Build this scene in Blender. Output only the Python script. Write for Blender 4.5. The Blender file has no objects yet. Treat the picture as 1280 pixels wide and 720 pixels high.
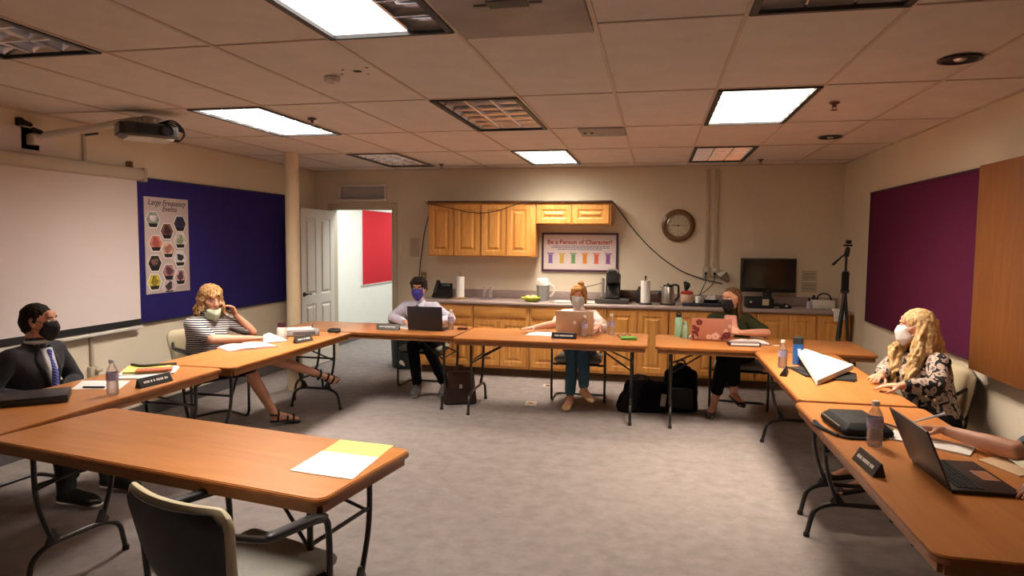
import bpy, bmesh, math, random
from mathutils import Vector, Matrix, noise, Euler
random.seed(7)
SC = bpy.context.scene
COL = SC.collection
PI = math.pi
V = Vector

# ------------------------------------------------------------------ materials
def _mat(name):
    m = bpy.data.materials.new(name); m.use_nodes = True
    nt = m.node_tree
    return m, nt, nt.nodes['Principled BSDF']
def mat(name, col, rough=.6, metal=0, spec=.5, var=0, vscale=6, bump=0, bscale=60, trans=0, alpha=1, coat=0, sheen=0):
    m, nt, b = _mat(name)
    b.inputs['Base Color'].default_value = (*col, 1)
    b.inputs['Roughness'].default_value = rough
    b.inputs['Metallic'].default_value = metal
    b.inputs['Specular IOR Level'].default_value = spec
    b.inputs['Transmission Weight'].default_value = trans
    b.inputs['Alpha'].default_value = alpha
    b.inputs['Coat Weight'].default_value = coat
    b.inputs['Sheen Weight'].default_value = sheen
    tc = nt.nodes.new('ShaderNodeTexCoord')
    if var:
        n = nt.nodes.new('ShaderNodeTexNoise'); n.inputs['Scale'].default_value = vscale; n.inputs['Detail'].default_value = 5
        nt.links.new(tc.outputs['Object'], n.inputs['Vector'])
        r = nt.nodes.new('ShaderNodeValToRGB')
        r.color_ramp.elements[0].position = .3; r.color_ramp.elements[1].position = .7
        r.color_ramp.elements[0].color = (*[c * (1 - var) for c in col], 1)
        r.color_ramp.elements[1].color = (*[min(1, c * (1 + var)) for c in col], 1)
        nt.links.new(n.outputs['Fac'], r.inputs['Fac']); nt.links.new(r.outputs['Color'], b.inputs['Base Color'])
    if bump:
        n = nt.nodes.new('ShaderNodeTexNoise'); n.inputs['Scale'].default_value = bscale; n.inputs['Detail'].default_value = 3
        nt.links.new(tc.outputs['Object'], n.inputs['Vector'])
        bp = nt.nodes.new('ShaderNodeBump'); bp.inputs['Strength'].default_value = bump; bp.inputs['Distance'].default_value = .01
        nt.links.new(n.outputs['Fac'], bp.inputs['Height']); nt.links.new(bp.outputs['Normal'], b.inputs['Normal'])
    return m
def wood(name, c1, c2, rough=.35, axis='Z', scale=3, stretch=14, coat=.2):
    m, nt, b = _mat(name)
    tc = nt.nodes.new('ShaderNodeTexCoord'); mp = nt.nodes.new('ShaderNodeMapping')
    s = [stretch] * 3; s['XYZ'.index(axis)] = 1
    mp.inputs['Scale'].default_value = s
    n = nt.nodes.new('ShaderNodeTexNoise'); n.inputs['Scale'].default_value = scale; n.inputs['Detail'].default_value = 6; n.inputs['Distortion'].default_value = .6
    r = nt.nodes.new('ShaderNodeValToRGB')
    r.color_ramp.elements[0].position = .32; r.color_ramp.elements[1].position = .68
    r.color_ramp.elements[0].color = (*c1, 1); r.color_ramp.elements[1].color = (*c2, 1)
    nt.links.new(tc.outputs['Object'], mp.inputs['Vector']); nt.links.new(mp.outputs['Vector'], n.inputs['Vector'])
    nt.links.new(n.outputs['Fac'], r.inputs['Fac']); nt.links.new(r.outputs['Color'], b.inputs['Base Color'])
    b.inputs['Roughness'].default_value = rough; b.inputs['Coat Weight'].default_value = coat; b.inputs['Coat Roughness'].default_value = .2
    return m
def emit(name, col, strength, cells=None):
    m, nt, b = _mat(name)
    nt.nodes.remove(b)
    e = nt.nodes.new('ShaderNodeEmission'); e.inputs['Color'].default_value = (*col, 1); e.inputs['Strength'].default_value = strength
    # parabolic troffer: the lamp's output falls off away from straight down
    g = nt.nodes.new('ShaderNodeNewGeometry'); dp = nt.nodes.new('ShaderNodeVectorMath'); dp.operation = 'DOT_PRODUCT'
    nt.links.new(g.outputs['Normal'], dp.inputs[0]); nt.links.new(g.outputs['Incoming'], dp.inputs[1])
    ab = nt.nodes.new('ShaderNodeMath'); ab.operation = 'ABSOLUTE'; nt.links.new(dp.outputs['Value'], ab.inputs[0])
    pw = nt.nodes.new('ShaderNodeMath'); pw.operation = 'POWER'; pw.inputs[1].default_value = 2.4; nt.links.new(ab.outputs[0], pw.inputs[0])
    ml = nt.nodes.new('ShaderNodeMath'); ml.operation = 'MULTIPLY'; ml.inputs[1].default_value = strength; nt.links.new(pw.outputs[0], ml.inputs[0])
    a2 = nt.nodes.new('ShaderNodeMath'); a2.operation = 'ADD'; a2.inputs[1].default_value = 1.1; nt.links.new(ml.outputs[0], a2.inputs[0])
    nt.links.new(a2.outputs[0], e.inputs['Strength'])
    nt.links.new(e.outputs[0], nt.nodes['Material Output'].inputs['Surface'])
    return m
def srgb(r, g, b):
    f = lambda c: (c / 255 / 12.92) if c / 255 <= .04045 else ((c / 255 + .055) / 1.055) ** 2.4
    return (f(r), f(g), f(b))

M = {}
M['wall'] = mat('wall_paint', srgb(232, 219, 196), .75, var=.03, vscale=2, bump=.15, bscale=120)
M['tile'] = mat('acoustic_tile', srgb(230, 219, 210), .9, var=.05, vscale=5, bump=.5, bscale=160)
M['tbar'] = mat('ceiling_grid_metal', srgb(208, 188, 170), .45)
M['white'] = mat('white_paint', srgb(222, 216, 205), .45)
M['trim'] = mat('trim_paint', srgb(196, 184, 162), .5)
M['black'] = mat('black_plastic', (.012, .011, .012), .42)
M['blackmatte'] = mat('black_matte', (.008, .008, .009), .75)
M['steel_black'] = mat('black_steel_tube', (.016, .012, .011), .33, spec=.6)
M['chrome'] = mat('brushed_steel', (.62, .6, .58), .28, metal=1)
M['alu'] = mat('louver_aluminium', (.94, .92, .98), .22, metal=1)
M['trimblack'] = mat('black_trim', (.01, .009, .012), .5)
M['tabletop_x'] = wood('oak_laminate_lengthwise', srgb(190, 122, 62), srgb(202, 134, 74), .36, 'X', 2.2, 9, .15)
M['edge'] = wood('table_edge_wood', srgb(120, 66, 26), srgb(146, 86, 38), .35, 'Y', 3, 5, .3)
M['apron'] = mat('table_apron', srgb(146, 96, 56), .5)
M['cab'] = wood('oak_cabinet', srgb(208, 142, 68), srgb(230, 168, 90), .45, 'Z', 3, 12, .08)
M['cabx'] = wood('oak_cabinet_horizontal', srgb(208, 142, 68), srgb(230, 168, 90), .45, 'X', 3, 12, .08)
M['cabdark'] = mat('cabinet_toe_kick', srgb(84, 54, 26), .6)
M['panelwood'] = wood('mahogany_panel', srgb(128, 76, 32), srgb(146, 90, 40), .5, 'Z', 2.5, 10, .3)
M['counter'] = mat('grey_laminate_counter', srgb(164, 146, 142), .35, var=.05, vscale=60)
M['screen'] = mat('projection_screen_fabric', srgb(232, 218, 214), .8)
M['carrier'] = mat('cream_metal', srgb(190, 178, 160), .45)
def fabric(name, col, rough=.95):
    return mat(name, col, rough, spec=.1, var=.1, vscale=180, bump=.3, bscale=400)
M['blue'] = fabric('blue_board_fabric', srgb(50, 44, 112))
M['purple'] = fabric('plum_board_fabric', srgb(94, 36, 68))
M['red'] = fabric('red_board_fabric', srgb(205, 52, 62))
M['paper'] = mat('white_paper', srgb(240, 236, 232), .7)
M['yellow'] = mat('yellow_paper', srgb(250, 242, 130), .7)
M['pink'] = mat('pink_marks', srgb(232, 170, 160), .7)
M['txt'] = mat('text_ink', srgb(60, 40, 50), .7)
M['txtwhite'] = mat('white_lettering', srgb(225, 222, 218), .6)
M['seatfab'] = fabric('grey_seat_fabric', srgb(146, 142, 136))
M['seatshell'] = mat('cream_shell_plastic', srgb(206, 192, 160), .4)
M['glassy'] = mat('clear_plastic', (.95, .92, .93), .08, trans=.9, alpha=.45)
M['water'] = mat('water_fill', (.92, .84, .84), .05, trans=.8, alpha=.5)
M['label'] = mat('bottle_label', srgb(168, 160, 192), .5, var=.35, vscale=40)
M['capw'] = mat('white_cap', srgb(230, 225, 222), .4)
M['skin'] = mat('skin_fair', srgb(218, 158, 130), .5, var=.05, vscale=20)
M['skin2'] = mat('skin_warm', srgb(206, 150, 122), .5, var=.05, vscale=20)
M['eyew'] = mat('eye_white', (.7, .68, .66), .3)
M['eyed'] = mat('eye_iris', (.03, .02, .015), .2)

def carpet():
    m, nt, b = _mat('grey_brown_carpet')
    tc = nt.nodes.new('ShaderNodeTexCoord')
    n1 = nt.nodes.new('ShaderNodeTexNoise'); n1.inputs['Scale'].default_value = 420; n1.inputs['Detail'].default_value = 2
    n2 = nt.nodes.new('ShaderNodeTexNoise'); n2.inputs['Scale'].default_value = 9; n2.inputs['Detail'].default_value = 6; n2.inputs['Roughness'].default_value = .65
    ad = nt.nodes.new('ShaderNodeMath'); ad.operation = 'ADD'
    mu = nt.nodes.new('ShaderNodeMath'); mu.operation = 'MULTIPLY'; mu.inputs[1].default_value = .5
    r = nt.nodes.new('ShaderNodeValToRGB')
    r.color_ramp.elements[0].position = .36; r.color_ramp.elements[1].position = .64
    r.color_ramp.elements[0].color = (*srgb(126, 117, 114), 1); r.color_ramp.elements[1].color = (*srgb(154, 144, 141), 1)
    nt.links.new(tc.outputs['Object'], n1.inputs['Vector']); nt.links.new(tc.outputs['Object'], n2.inputs['Vector'])
    nt.links.new(n1.outputs['Fac'], ad.inputs[0]); nt.links.new(n2.outputs['Fac'], ad.inputs[1])
    nt.links.new(ad.outputs[0], mu.inputs[0]); nt.links.new(mu.outputs[0], r.inputs['Fac'])
    nt.links.new(r.outputs['Color'], b.inputs['Base Color'])
    b.inputs['Roughness'].default_value = .98; b.inputs['Specular IOR Level'].default_value = .05
    bp = nt.nodes.new('ShaderNodeBump'); bp.inputs['Strength'].default_value = .4; bp.inputs['Distance'].default_value = .004
    nt.links.new(n1.outputs['Fac'], bp.inputs['Height']); nt.links.new(bp.outputs['Normal'], b.inputs['Normal'])
    return m
M['carpet'] = carpet()
def stripes(name, c1, c2, freq=46, tilt=.0):
    m, nt, b = _mat(name)
    tc = nt.nodes.new('ShaderNodeTexCoord'); mp = nt.nodes.new('ShaderNodeMapping')
    mp.inputs['Rotation'].default_value = (tilt, 0, 0)
    w = nt.nodes.new('ShaderNodeTexWave'); w.wave_type = 'BANDS'; w.bands_direction = 'Z'
    w.inputs['Scale'].default_value = freq / 6.2832 * 2; w.inputs['Distortion'].default_value = 1.2; w.inputs['Detail Scale'].default_value = .4
    r = nt.nodes.new('ShaderNodeValToRGB'); r.color_ramp.interpolation = 'CONSTANT'
    r.color_ramp.elements[0].color = (*c1, 1); r.color_ramp.elements[1].color = (*c2, 1); r.color_ramp.elements[1].position = .5
    nt.links.new(tc.outputs['Object'], mp.inputs['Vector']); nt.links.new(mp.outputs['Vector'], w.inputs['Vector'])
    nt.links.new(w.outputs['Fac'], r.inputs['Fac']); nt.links.new(r.outputs['Color'], b.inputs['Base Color'])
    b.inputs['Roughness'].default_value = .9
    return m
def floral(name, c0, c1, c2, scale=16, lim=.42):
    m, nt, b = _mat(name)
    tc = nt.nodes.new('ShaderNodeTexCoord')
    n = nt.nodes.new('ShaderNodeTexNoise'); n.inputs['Scale'].default_value = 14; n.inputs['Detail'].default_value = 2
    mx = nt.nodes.new('ShaderNodeMix'); mx.data_type = 'VECTOR'; mx.inputs['Factor'].default_value = .08
    v = nt.nodes.new('ShaderNodeTexVoronoi'); v.inputs['Scale'].default_value = scale
    r = nt.nodes.new('ShaderNodeValToRGB'); r.color_ramp.interpolation = 'CONSTANT'
    e = r.color_ramp.elements; e[0].color = (*c2, 1); e[1].position = lim * .45; e[1].color = (*c1, 1)
    k = e.new(lim); k.color = (*c0, 1)
    nt.links.new(tc.outputs['Object'], n.inputs['Vector'])
    nt.links.new(tc.outputs['Object'], mx.inputs[4]); nt.links.new(n.outputs['Color'], mx.inputs[5])
    nt.links.new(mx.outputs[1], v.inputs['Vector']); nt.links.new(v.outputs['Distance'], r.inputs['Fac'])
    nt.links.new(r.outputs['Color'], b.inputs['Base Color'])
    b.inputs['Roughness'].default_value = .85
    return m

# ------------------------------------------------------------------ objects
def tag(o, label=None, cat=None, group=None, kind=None):
    if label: o['label'] = label
    if cat: o['category'] = cat
    if group: o['group'] = group
    if kind: o['kind'] = kind
    return o
def thing(name, label, cat, loc=(0, 0, 0), rz=0, group=None):
    o = bpy.data.objects.new(name, None); COL.objects.link(o)
    o.location = loc; o.rotation_euler = (0, 0, rz); o.empty_display_size = .1
    return tag(o, label, cat, group)
def dup(root, loc, rz, label, group=None):
    r = root.copy(); COL.objects.link(r); r.location = loc; r.rotation_euler = (0, 0, rz)
    r['label'] = label
    if group: r['group'] = group
    for ch in list(root.children):
        c = ch.copy(); COL.objects.link(c); c.parent = r
        for g in list(ch.children):
            d = g.copy(); COL.objects.link(d); d.parent = c
    return r
_ico = {}
def ico(n):
    if n not in _ico:
        b = bmesh.new(); bmesh.ops.create_icosphere(b, subdivisions=n, radius=1)
        _ico[n] = [v.co.copy() for v in b.verts]; b.free()
    return _ico[n]
class MB:
    def __init__(s): s.b = bmesh.new()
    def box(s, c, d, rot=None, bev=0, seg=2):
        t = bmesh.new(); bmesh.ops.create_cube(t, size=1)
        for v in t.verts: v.co = V((v.co.x * d[0], v.co.y * d[1], v.co.z * d[2]))
        if bev: bmesh.ops.bevel(t, geom=list(t.edges), offset=min(bev, min(d) * .49), segments=seg, affect='EDGES', profile=.5)
        m = Matrix.Translation(c)
        if rot is not None: m = m @ (rot if isinstance(rot, Matrix) else Euler(rot).to_matrix()).to_4x4()
        t.transform(m); s.add(t); return s
    def add(s, t):
        me = bpy.data.meshes.new('t'); t.to_mesh(me); t.free(); s.b.from_mesh(me); bpy.data.meshes.remove(me)
    def tube(s, pts, r, n=10, closed=False, taper=None):
        pts = [V(p) for p in pts]; N = len(pts); rings = []
        up = V((0, 0, 1)); prev = None
        for i, p in enumerate(pts):
            a = pts[i - 1] if (i or closed) else p; c = pts[(i + 1) % N] if (i < N - 1 or closed) else p
            t = (c - a).normalized()
            if prev is None:
                x = t.cross(up)
                if x.length < .1: x = t.cross(V((1, 0, 0)))
                x.normalize()
            else:
                x = prev - t * prev.dot(t)
                if x.length < 1e-5: x = t.orthogonal()
                x.normalize()
            prev = x; y = t.cross(x)
            rr = taper[i] if taper else r
            rings.append([s.b.verts.new(p + (x * math.cos(2 * PI * k / n) + y * math.sin(2 * PI * k / n)) * rr) for k in range(n)])
        for i in range(N if closed else N - 1):
            A, B = rings[i], rings[(i + 1) % N]
            for k in range(n): s.b.faces.new((A[k], A[(k + 1) % n], B[(k + 1) % n], B[k]))
        if not closed:
            s.b.faces.new(rings[0][::-1]); s.b.faces.new(rings[-1])
        return s
    def lathe(s, prof, c=(0, 0, 0), n=24, rot=None):
        t = bmesh.new(); rings = []
        for r, z in prof:
            rings.append([t.verts.new((r * math.cos(2 * PI * k / n), r * math.sin(2 * PI * k / n), z)) for k in range(n)] if r > 1e-6 else [t.verts.new((0, 0, z))])
        for A, B in zip(rings, rings[1:]):
            for k in range(n):
                f = [A[k % len(A)], A[(k + 1) % len(A)], B[(k + 1) % len(B)], B[k % len(B)]]
                u = []
                for q in f:
                    if q not in u: u.append(q)
                if len(u) > 2: t.faces.new(u)
        m = Matrix.Translation(c)
        if rot is not None: m = m @ (rot if isinstance(rot, Matrix) else Euler(rot).to_matrix()).to_4x4()
        t.transform(m); s.add(t); return s
    def prism(s, poly, z0, z1, bev=0, m=None):
        t = bmesh.new()
        a = [t.verts.new((x, y, z0)) for x, y in poly]; b = [t.verts.new((x, y, z1)) for x, y in poly]
        t.faces.new(a[::-1]); t.faces.new(b); N = len(poly)
        for k in range(N): t.faces.new((a[k], a[(k + 1) % N], b[(k + 1) % N], b[k]))
        bmesh.ops.recalc_face_normals(t, faces=t.faces)
        if bev: bmesh.ops.bevel(t, geom=[e for e in t.edges if abs(e.verts[0].co.z - e.verts[1].co.z) < 1e-6], offset=bev, segments=2, affect='EDGES')
        if m is not None: t.transform(m)
        s.add(t); return s
    def hull(s, balls, n=2):
        """convex hull of ellipsoids: balls = [(centre, radii or radius[, Matrix3])]"""
        t = bmesh.new()
        for q in balls:
            c = V(q[0]); r = q[1]; r = (r, r, r) if not hasattr(r, '__len__') else r
            R = q[2] if len(q) > 2 else None
            for p in ico(n):
                w = V((p.x * r[0], p.y * r[1], p.z * r[2]))
                if R is not None: w = R @ w
                t.verts.new(c + w)
        h = bmesh.ops.convex_hull(t, input=list(t.verts))
        dead = set(h['geom_interior']) | set(h['geom_unused'])
        for g in dead:
            if isinstance(g, bmesh.types.BMVert) and g.is_valid: t.verts.remove(g)
        s.add(t); return s
    def xform(s, m): s.b.transform(m); return s
    def build(s, name, m, parent=None, smooth=None, remesh=0, sm=0, disp=0, dfreq=20, off=None, kind=None, label=None):
        bmesh.ops.recalc_face_normals(s.b, faces=s.b.faces)
        if off is not None: s.b.transform(Matrix.Translation(-V(off)))
        me = bpy.data.meshes.new(name); s.b.to_mesh(me); s.b.free()
        if remesh:
            o = bpy.data.objects.new('t', me); COL.objects.link(o)
            md = o.modifiers.new('r', 'REMESH'); md.mode = 'VOXEL'; md.voxel_size = remesh
            if sm:
                m2 = o.modifiers.new('s', 'SMOOTH'); m2.iterations = sm; m2.factor = .5
            dg = bpy.context.evaluated_depsgraph_get(); dg.update()
            me2 = bpy.data.meshes.new_from_object(o.evaluated_get(dg))
            bpy.data.objects.remove(o); bpy.data.meshes.remove(me); me = me2; me.name = name
            if disp:
                ns = [v.normal.copy() for v in me.vertices]
                for v, nn in zip(me.vertices, ns):
                    v.co += nn * disp * noise.noise(v.co * dfreq)
            smooth = True
        me.materials.clear(); me.materials.append(m)
        if smooth is None: smooth = True
        if smooth:
            for p in me.polygons: p.use_smooth = True
            if not remesh:
                try: me.set_sharp_from_angle(angle=math.radians(38))
                except Exception: pass
        o = bpy.data.objects.new(name, me); COL.objects.link(o)
        if parent is not None: o.parent = parent
        if kind: o['kind'] = kind
        if label: o['label'] = label
        return o
def arc(c, r, a0, a1, n, ax, ay):
    return [V(c) + V(ax) * (r * math.cos(a0 + (a1 - a0) * i / n)) + V(ay) * (r * math.sin(a0 + (a1 - a0) * i / n)) for i in range(n + 1)]
def rrect(w, d, r, n=6):
    out = []
    for cx, cy, a in ((w / 2 - r, d / 2 - r, 0), (-w / 2 + r, d / 2 - r, PI / 2), (-w / 2 + r, -d / 2 + r, PI), (w / 2 - r, -d / 2 + r, 1.5 * PI)):
        for i in range(n + 1): out.append((cx + r * math.cos(a + PI / 2 * i / n), cy + r * math.sin(a + PI / 2 * i / n)))
    return out
def fillet(pts, r, n=5):
    pts = [V(p) for p in pts]; out = [pts[0]]
    for i in range(1, len(pts) - 1):
        a, b, c = pts[i - 1], pts[i], pts[i + 1]
        d1 = (a - b); d2 = (c - b); k = min(r, d1.length * .48, d2.length * .48)
        p0 = b + d1.normalized() * k; p1 = b + d2.normalized() * k
        for j in range(n + 1):
            t = j / n; out.append(p0 * (1 - t) ** 2 + b * 2 * t * (1 - t) + p1 * t * t)
    out.append(pts[-1]); return out
def text(body, size, m, parent, mx, name='lettering', ext=.0008, align='CENTER', shear=0, bold=0):
    cu = bpy.data.curves.new('t', 'FONT'); cu.body = body; cu.size = size; cu.extrude = ext; cu.align_x = align; cu.align_y = 'CENTER'; cu.shear = shear; cu.offset = bold; cu.resolution_u = 2
    o = bpy.data.objects.new('t', cu); COL.objects.link(o)
    dg = bpy.context.evaluated_depsgraph_get(); dg.update()
    me = bpy.data.meshes.new_from_object(o.evaluated_get(dg)); bpy.data.objects.remove(o)
    me.transform(mx); me.materials.clear(); me.materials.append(m); me.name = name
    o = bpy.data.objects.new(name, me); COL.objects.link(o); o.parent = parent
    return o
def basis(x, y, z, loc=(0, 0, 0)):
    m = Matrix((V(x).normalized(), V(y).normalized(), V(z).normalized())).transposed().to_4x4()
    return Matrix.Translation(loc) @ m
UP = V((0, 0, 1))

# ------------------------------------------------------------------ room
CE = 2.584; XL = -4.6; XR = 2.13; YB = 8.5; YF = -3.0
def struct(name, mb, m, **k):
    o = mb.build(name, m, **k); o['kind'] = 'structure'; return o
struct('floor', MB().box((-1.3, 4, -.05), (9.5, 18, .1)), M['carpet'])
struct('wall_left', MB().box((XL - .06, (YF + YB) / 2, CE / 2), (.12, YB - YF, CE)), M['wall'])
struct('wall_right', MB().box((XR + .06, (YF + YB) / 2, CE / 2), (.12, YB - YF, CE)), M['wall'])
struct('wall_front', MB().box(((XL + XR) / 2, YF - .06, CE / 2), (XR - XL + .24, .12, CE)), M['wall'])
DX0, DX1, DZ = -4.33, -3.46, 2.06
b = MB()
b.box(((XL + DX0) / 2 - .06, YB + .06, CE / 2), (DX0 - XL + .12, .12, CE))
b.box(((DX1 + XR) / 2 + .06, YB + .06, CE / 2), (XR - DX1 + .12, .12, CE))
TX0, TX1, TZ0, TZ1 = -4.22, -3.57, 2.195, 2.37
b.box(((DX0 + DX1) / 2, YB + .06, (DZ + TZ0) / 2), (DX1 - DX0, .12, TZ0 - DZ))
b.box(((DX0 + DX1) / 2, YB + .06, (CE + TZ1) / 2), (DX1 - DX0, .12, CE - TZ1))
b.box(((DX0 + TX0) / 2, YB + .06, (TZ1 + TZ0) / 2), (TX0 - DX0, .12, TZ1 - TZ0))
b.box(((DX1 + TX1) / 2, YB + .06, (TZ1 + TZ0) / 2), (DX1 - TX1, .12, TZ1 - TZ0))
struct('wall_back', b, M['wall'], smooth=False)
# casing of the doorway
b = MB()
b.box((DX0 - .03, YB - .008, DZ / 2), (.07, .02, DZ)); b.box((DX1 + .03, YB - .008, DZ / 2), (.07, .02, DZ)); b.box(((DX0 + DX1) / 2, YB - .008, DZ + .04), (DX1 - DX0 + .13, .022, .08))
b.box((DX0 - .001, YB + .06, DZ / 2), (.012, .13, DZ)); b.box((DX1 + .001, YB + .06, DZ / 2), (.012, .13, DZ)); b.box(((DX0 + DX1) / 2, YB + .06, DZ + .002), (DX1 - DX0, .13, .012))
struct('trim_1', b, M['trim'])
# transom window
b = MB(); w, h = TX1 - TX0, TZ1 - TZ0; cx, cz = (TX0 + TX1) / 2, (TZ0 + TZ1) / 2
for dz in (-1, 1): b.box((cx, YB, cz + dz * (h / 2 + .014)), (w + .09, .06, .035), bev=.004)
for dx in (-1, 1): b.box((cx + dx * (w / 2 + .014), YB, cz), (.035, .06, h), bev=.004)
win = struct('window_1', b, M['white'])
o = MB().box((cx, YB + .03, cz), (w, .006, h)).build('pane', mat('frosted_pane', srgb(178, 172, 176), .3, spec=.6), win)
# corridor beyond
struct('wall_corridor_left', MB().box((-4.86, 11, CE / 2), (.12, 4.8, CE)), mat('corridor_paint', srgb(232, 232, 226), .7, var=.02))
struct('wall_corridor_end', MB().box((-3.5, 13.45, CE / 2), (2.8, .12, CE)), M['white'])
struct('wall_corridor_right', MB().box((-2.2, 11, CE / 2), (.12, 4.8, CE)), M['white'])
struct('ceiling_corridor', MB().box((-3.5, 11.05, CE + .03), (2.9, 4.9, .06)), M['white'])
M['cove'] = mat('grey_vinyl_cove', srgb(92, 88, 88), .5)
struct('baseboard_left', MB().box((XL + .006, (YF + YB) / 2, .06), (.012, YB - YF, .12)), M['cove'])
struct('baseboard_right', MB().box((XR - .006, (YF + YB) / 2, .06), (.012, YB - YF, .12)), M['cove'])
struct('baseboard_back', MB().box(((-3.39 - 2.9) / 2, YB - .006, .06), (.47, .012, .12)), M['cove'])
struct('baseboard_corridor', MB().box((-4.794, 11, .06), (.012, 4.8, .12)), M['cove'])
# column
struct('trim_column', MB().lathe([(.074, 0), (.074, CE)], (-3.87, 6.66, 0), 40), mat('column_paint', srgb(222, 206, 174), .5))

# ceiling tiles and grid
C0, CW, R0, RW = .3367, .6113, 3.02, 1.2685
colx = lambda c: C0 + CW * c
rowy = lambda j: R0 + RW * j - (.09 if j == 0 else 0)
fix = {(0, 1): 1, (0, -1): 0, (-3, -1): 2, (-3, 1): 0, (-3, 3): 1, (-6, 1): 1, (-6, 3): 0, (-6, -1): 0, (0, 3): 0}   # (column, row)
cells = []
b = MB()
xs = [XL] + [colx(c) for c in range(-8, 3)] + [XR]
ys = [YF] + [rowy(j) for j in range(-4, 5)] + [YB]
for i in range(len(xs) - 1):
    for j in range(len(ys) - 1):
        c = i - 9; r = j - 4 + 0
        y0 = ys[j]
        key = (c, round((y0 - R0) / RW))
        if 0 < i < len(xs) - 1 and key in fix: continue
        x0, x1, y1 = xs[i], xs[i + 1], ys[j + 1]
        if x1 - x0 < .01 or y1 - y0 < .01: continue
        b.box(((x0 + x1) / 2, (y0 + y1) / 2, CE + .012), (x1 - x0 - .004, y1 - y0 - .004, .016), bev=.003, seg=1)
b.box(((XL + XR) / 2, (YF + YB) / 2, CE + .14), (XR - XL + .2, YB - YF + .2, .02))
struct('ceiling', b, M['tile'])
b = MB()
for x in xs[1:-1]: b.box((x, (YF + YB) / 2, CE + .002), (.018, YB - YF, .01))
for y in ys[1:-1]: b.box(((XL + XR) / 2, y, CE + .002), (XR - XL, .012, .008))
b.box((XL + .01, (YF + YB) / 2, CE), (.02, YB - YF, .01)); b.box((XR - .01, (YF + YB) / 2, CE), (.02, YB - YF, .01)); b.box(((XL + XR) / 2, YB - .01, CE), (XR - XL, .02, .01))
struct('trim_2', b, M['tbar'])

LIT = emit('lamp_lens_glow', (1, .90, .79), 70)
LITR = emit('lamp_lens_warm', (1, .85, .69), 86)
LITB = emit('lamp_lens_back', (1, .88, .73), 58)
LITC = emit('lamp_lens_bright', (1, .91, .80), 47)
M['backplate'] = mat('troffer_backplate', (.10, .095, .11), .35, metal=.6)
M['lens_dim'] = mat('lens_frame', srgb(230, 215, 200), .4)
def louver(mb, x0, x1, y0, y1, nx, ny):
    for k in range(nx + 1):
        x = x0 + (x1 - x0) * k / nx; mb.hull([((x, y0, CE + .008), (.008, .001, .004)), ((x, y1, CE + .008), (.008, .001, .004)), ((x, y0, CE + .055), (.022, .001, .004)), ((x, y1, CE + .055), (.022, .001, .004))], 1)
    for k in range(ny + 1):
        y = y0 + (y1 - y0) * k / ny; mb.hull([((x0, y, CE + .008), (.001, .007, .004)), ((x1, y, CE + .008), (.001, .007, .004)), ((x0, y, CE + .05), (.001, .03, .004)), ((x1, y, CE + .05), (.001, .03, .004))], 1)
FL = {(0, 1): 'lit square-celled ceiling light on the right, glowing white', (0, -1): 'unlit louvered ceiling light cut by the top edge of the photo, right half',
      (-3, -1): 'big glowing ceiling light at the top left with one dark louvered strip', (-3, 1): 'unlit silver louvered ceiling light in the middle of the ceiling',
      (-3, 3): 'lit ceiling light just in front of the oak wall cupboards', (-6, 1): 'long lit ceiling light on the left near the hanging projector',
      (-6, 3): 'unlit dark louvered ceiling light in front of the open door', (-6, -1): 'unlit dark louvered ceiling light at the far left front corner',
      (0, 3): 'small unlit louvered ceiling light above the two wall conduits'}
for (c, r), st in fix.items():
    x0, x1 = colx(c) + .014, colx(c + 1) - .014; y0, y1 = rowy(r) + .014, rowy(r + 1) - .014
    cx, cy = (x0 + x1) / 2, (y0 + y1) / 2
    t = thing('ceiling_light', FL[(c, r)], 'ceiling light', (cx, cy, CE - .004), 0, 'recessed ceiling lights')
    hx, hy = (x1 - x0) / 2, (y1 - y0) / 2
    def L(mb): return mb.xform(Matrix.Translation((-cx, -cy, -CE + .004)))
    b = MB()
    for s in (-1, 1):
        b.box((cx + s * (hx - .01), cy, CE - .002), (.032, y1 - y0, .016)); b.box((cx, cy + s * (hy - .008), CE - .002), (x1 - x0, .022, .016))
    L(b).build('frame', M['trimblack'], t)
    b = MB(); b.box((cx, cy, CE + .09), (x1 - x0, y1 - y0, .01))
    for s in (-1, 1):
        b.box((cx + s * hx, cy, CE + .045), (.006, y1 - y0, .09)); b.box((cx, cy + s * hy, CE + .045), (x1 - x0, .006, .09))
    L(b).build('housing', M['backplate'] if st != 1 else M['lens_dim'], t)
    if st == 0:
        b = MB(); louver(b, x0 + .02, x1 - .02, y0 + .02, y1 - .02, 3, 6); L(b).build('louver', M['alu'], t)
    elif st == 1:
        b = MB()
        for i in range(3):
            for j in range(6):
                w_, h_ = (x1 - x0 - .04) / 3, (y1 - y0 - .04) / 6
                b.box((x0 + .02 + w_ * (i + .5), y0 + .02 + h_ * (j + .5), CE + .012), (w_ - .012, h_ - .016, .01))
        L(b).build('lens', LITR if c == 0 else (LITB if r == 3 else LIT), t, smooth=False)
        b = MB(); b.box((cx, cy, CE + .022), (x1 - x0 - .02, y1 - y0 - .02, .004)); L(b).build('reflector', M['lens_dim'], t)
    else:
        xm = x0 + (x1 - x0) * .66
        b = MB(); b.box(((x0 + .02 + xm) / 2, cy, CE + .012), (xm - x0 - .02, y1 - y0 - .04, .01)); L(b).build('lens', LITC, t, smooth=False)
        b = MB(); louver(b, xm, x1 - .02, y0 + .02, y1 - .02, 1, 6); L(b).build('louver', M['alu'], t)

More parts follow.
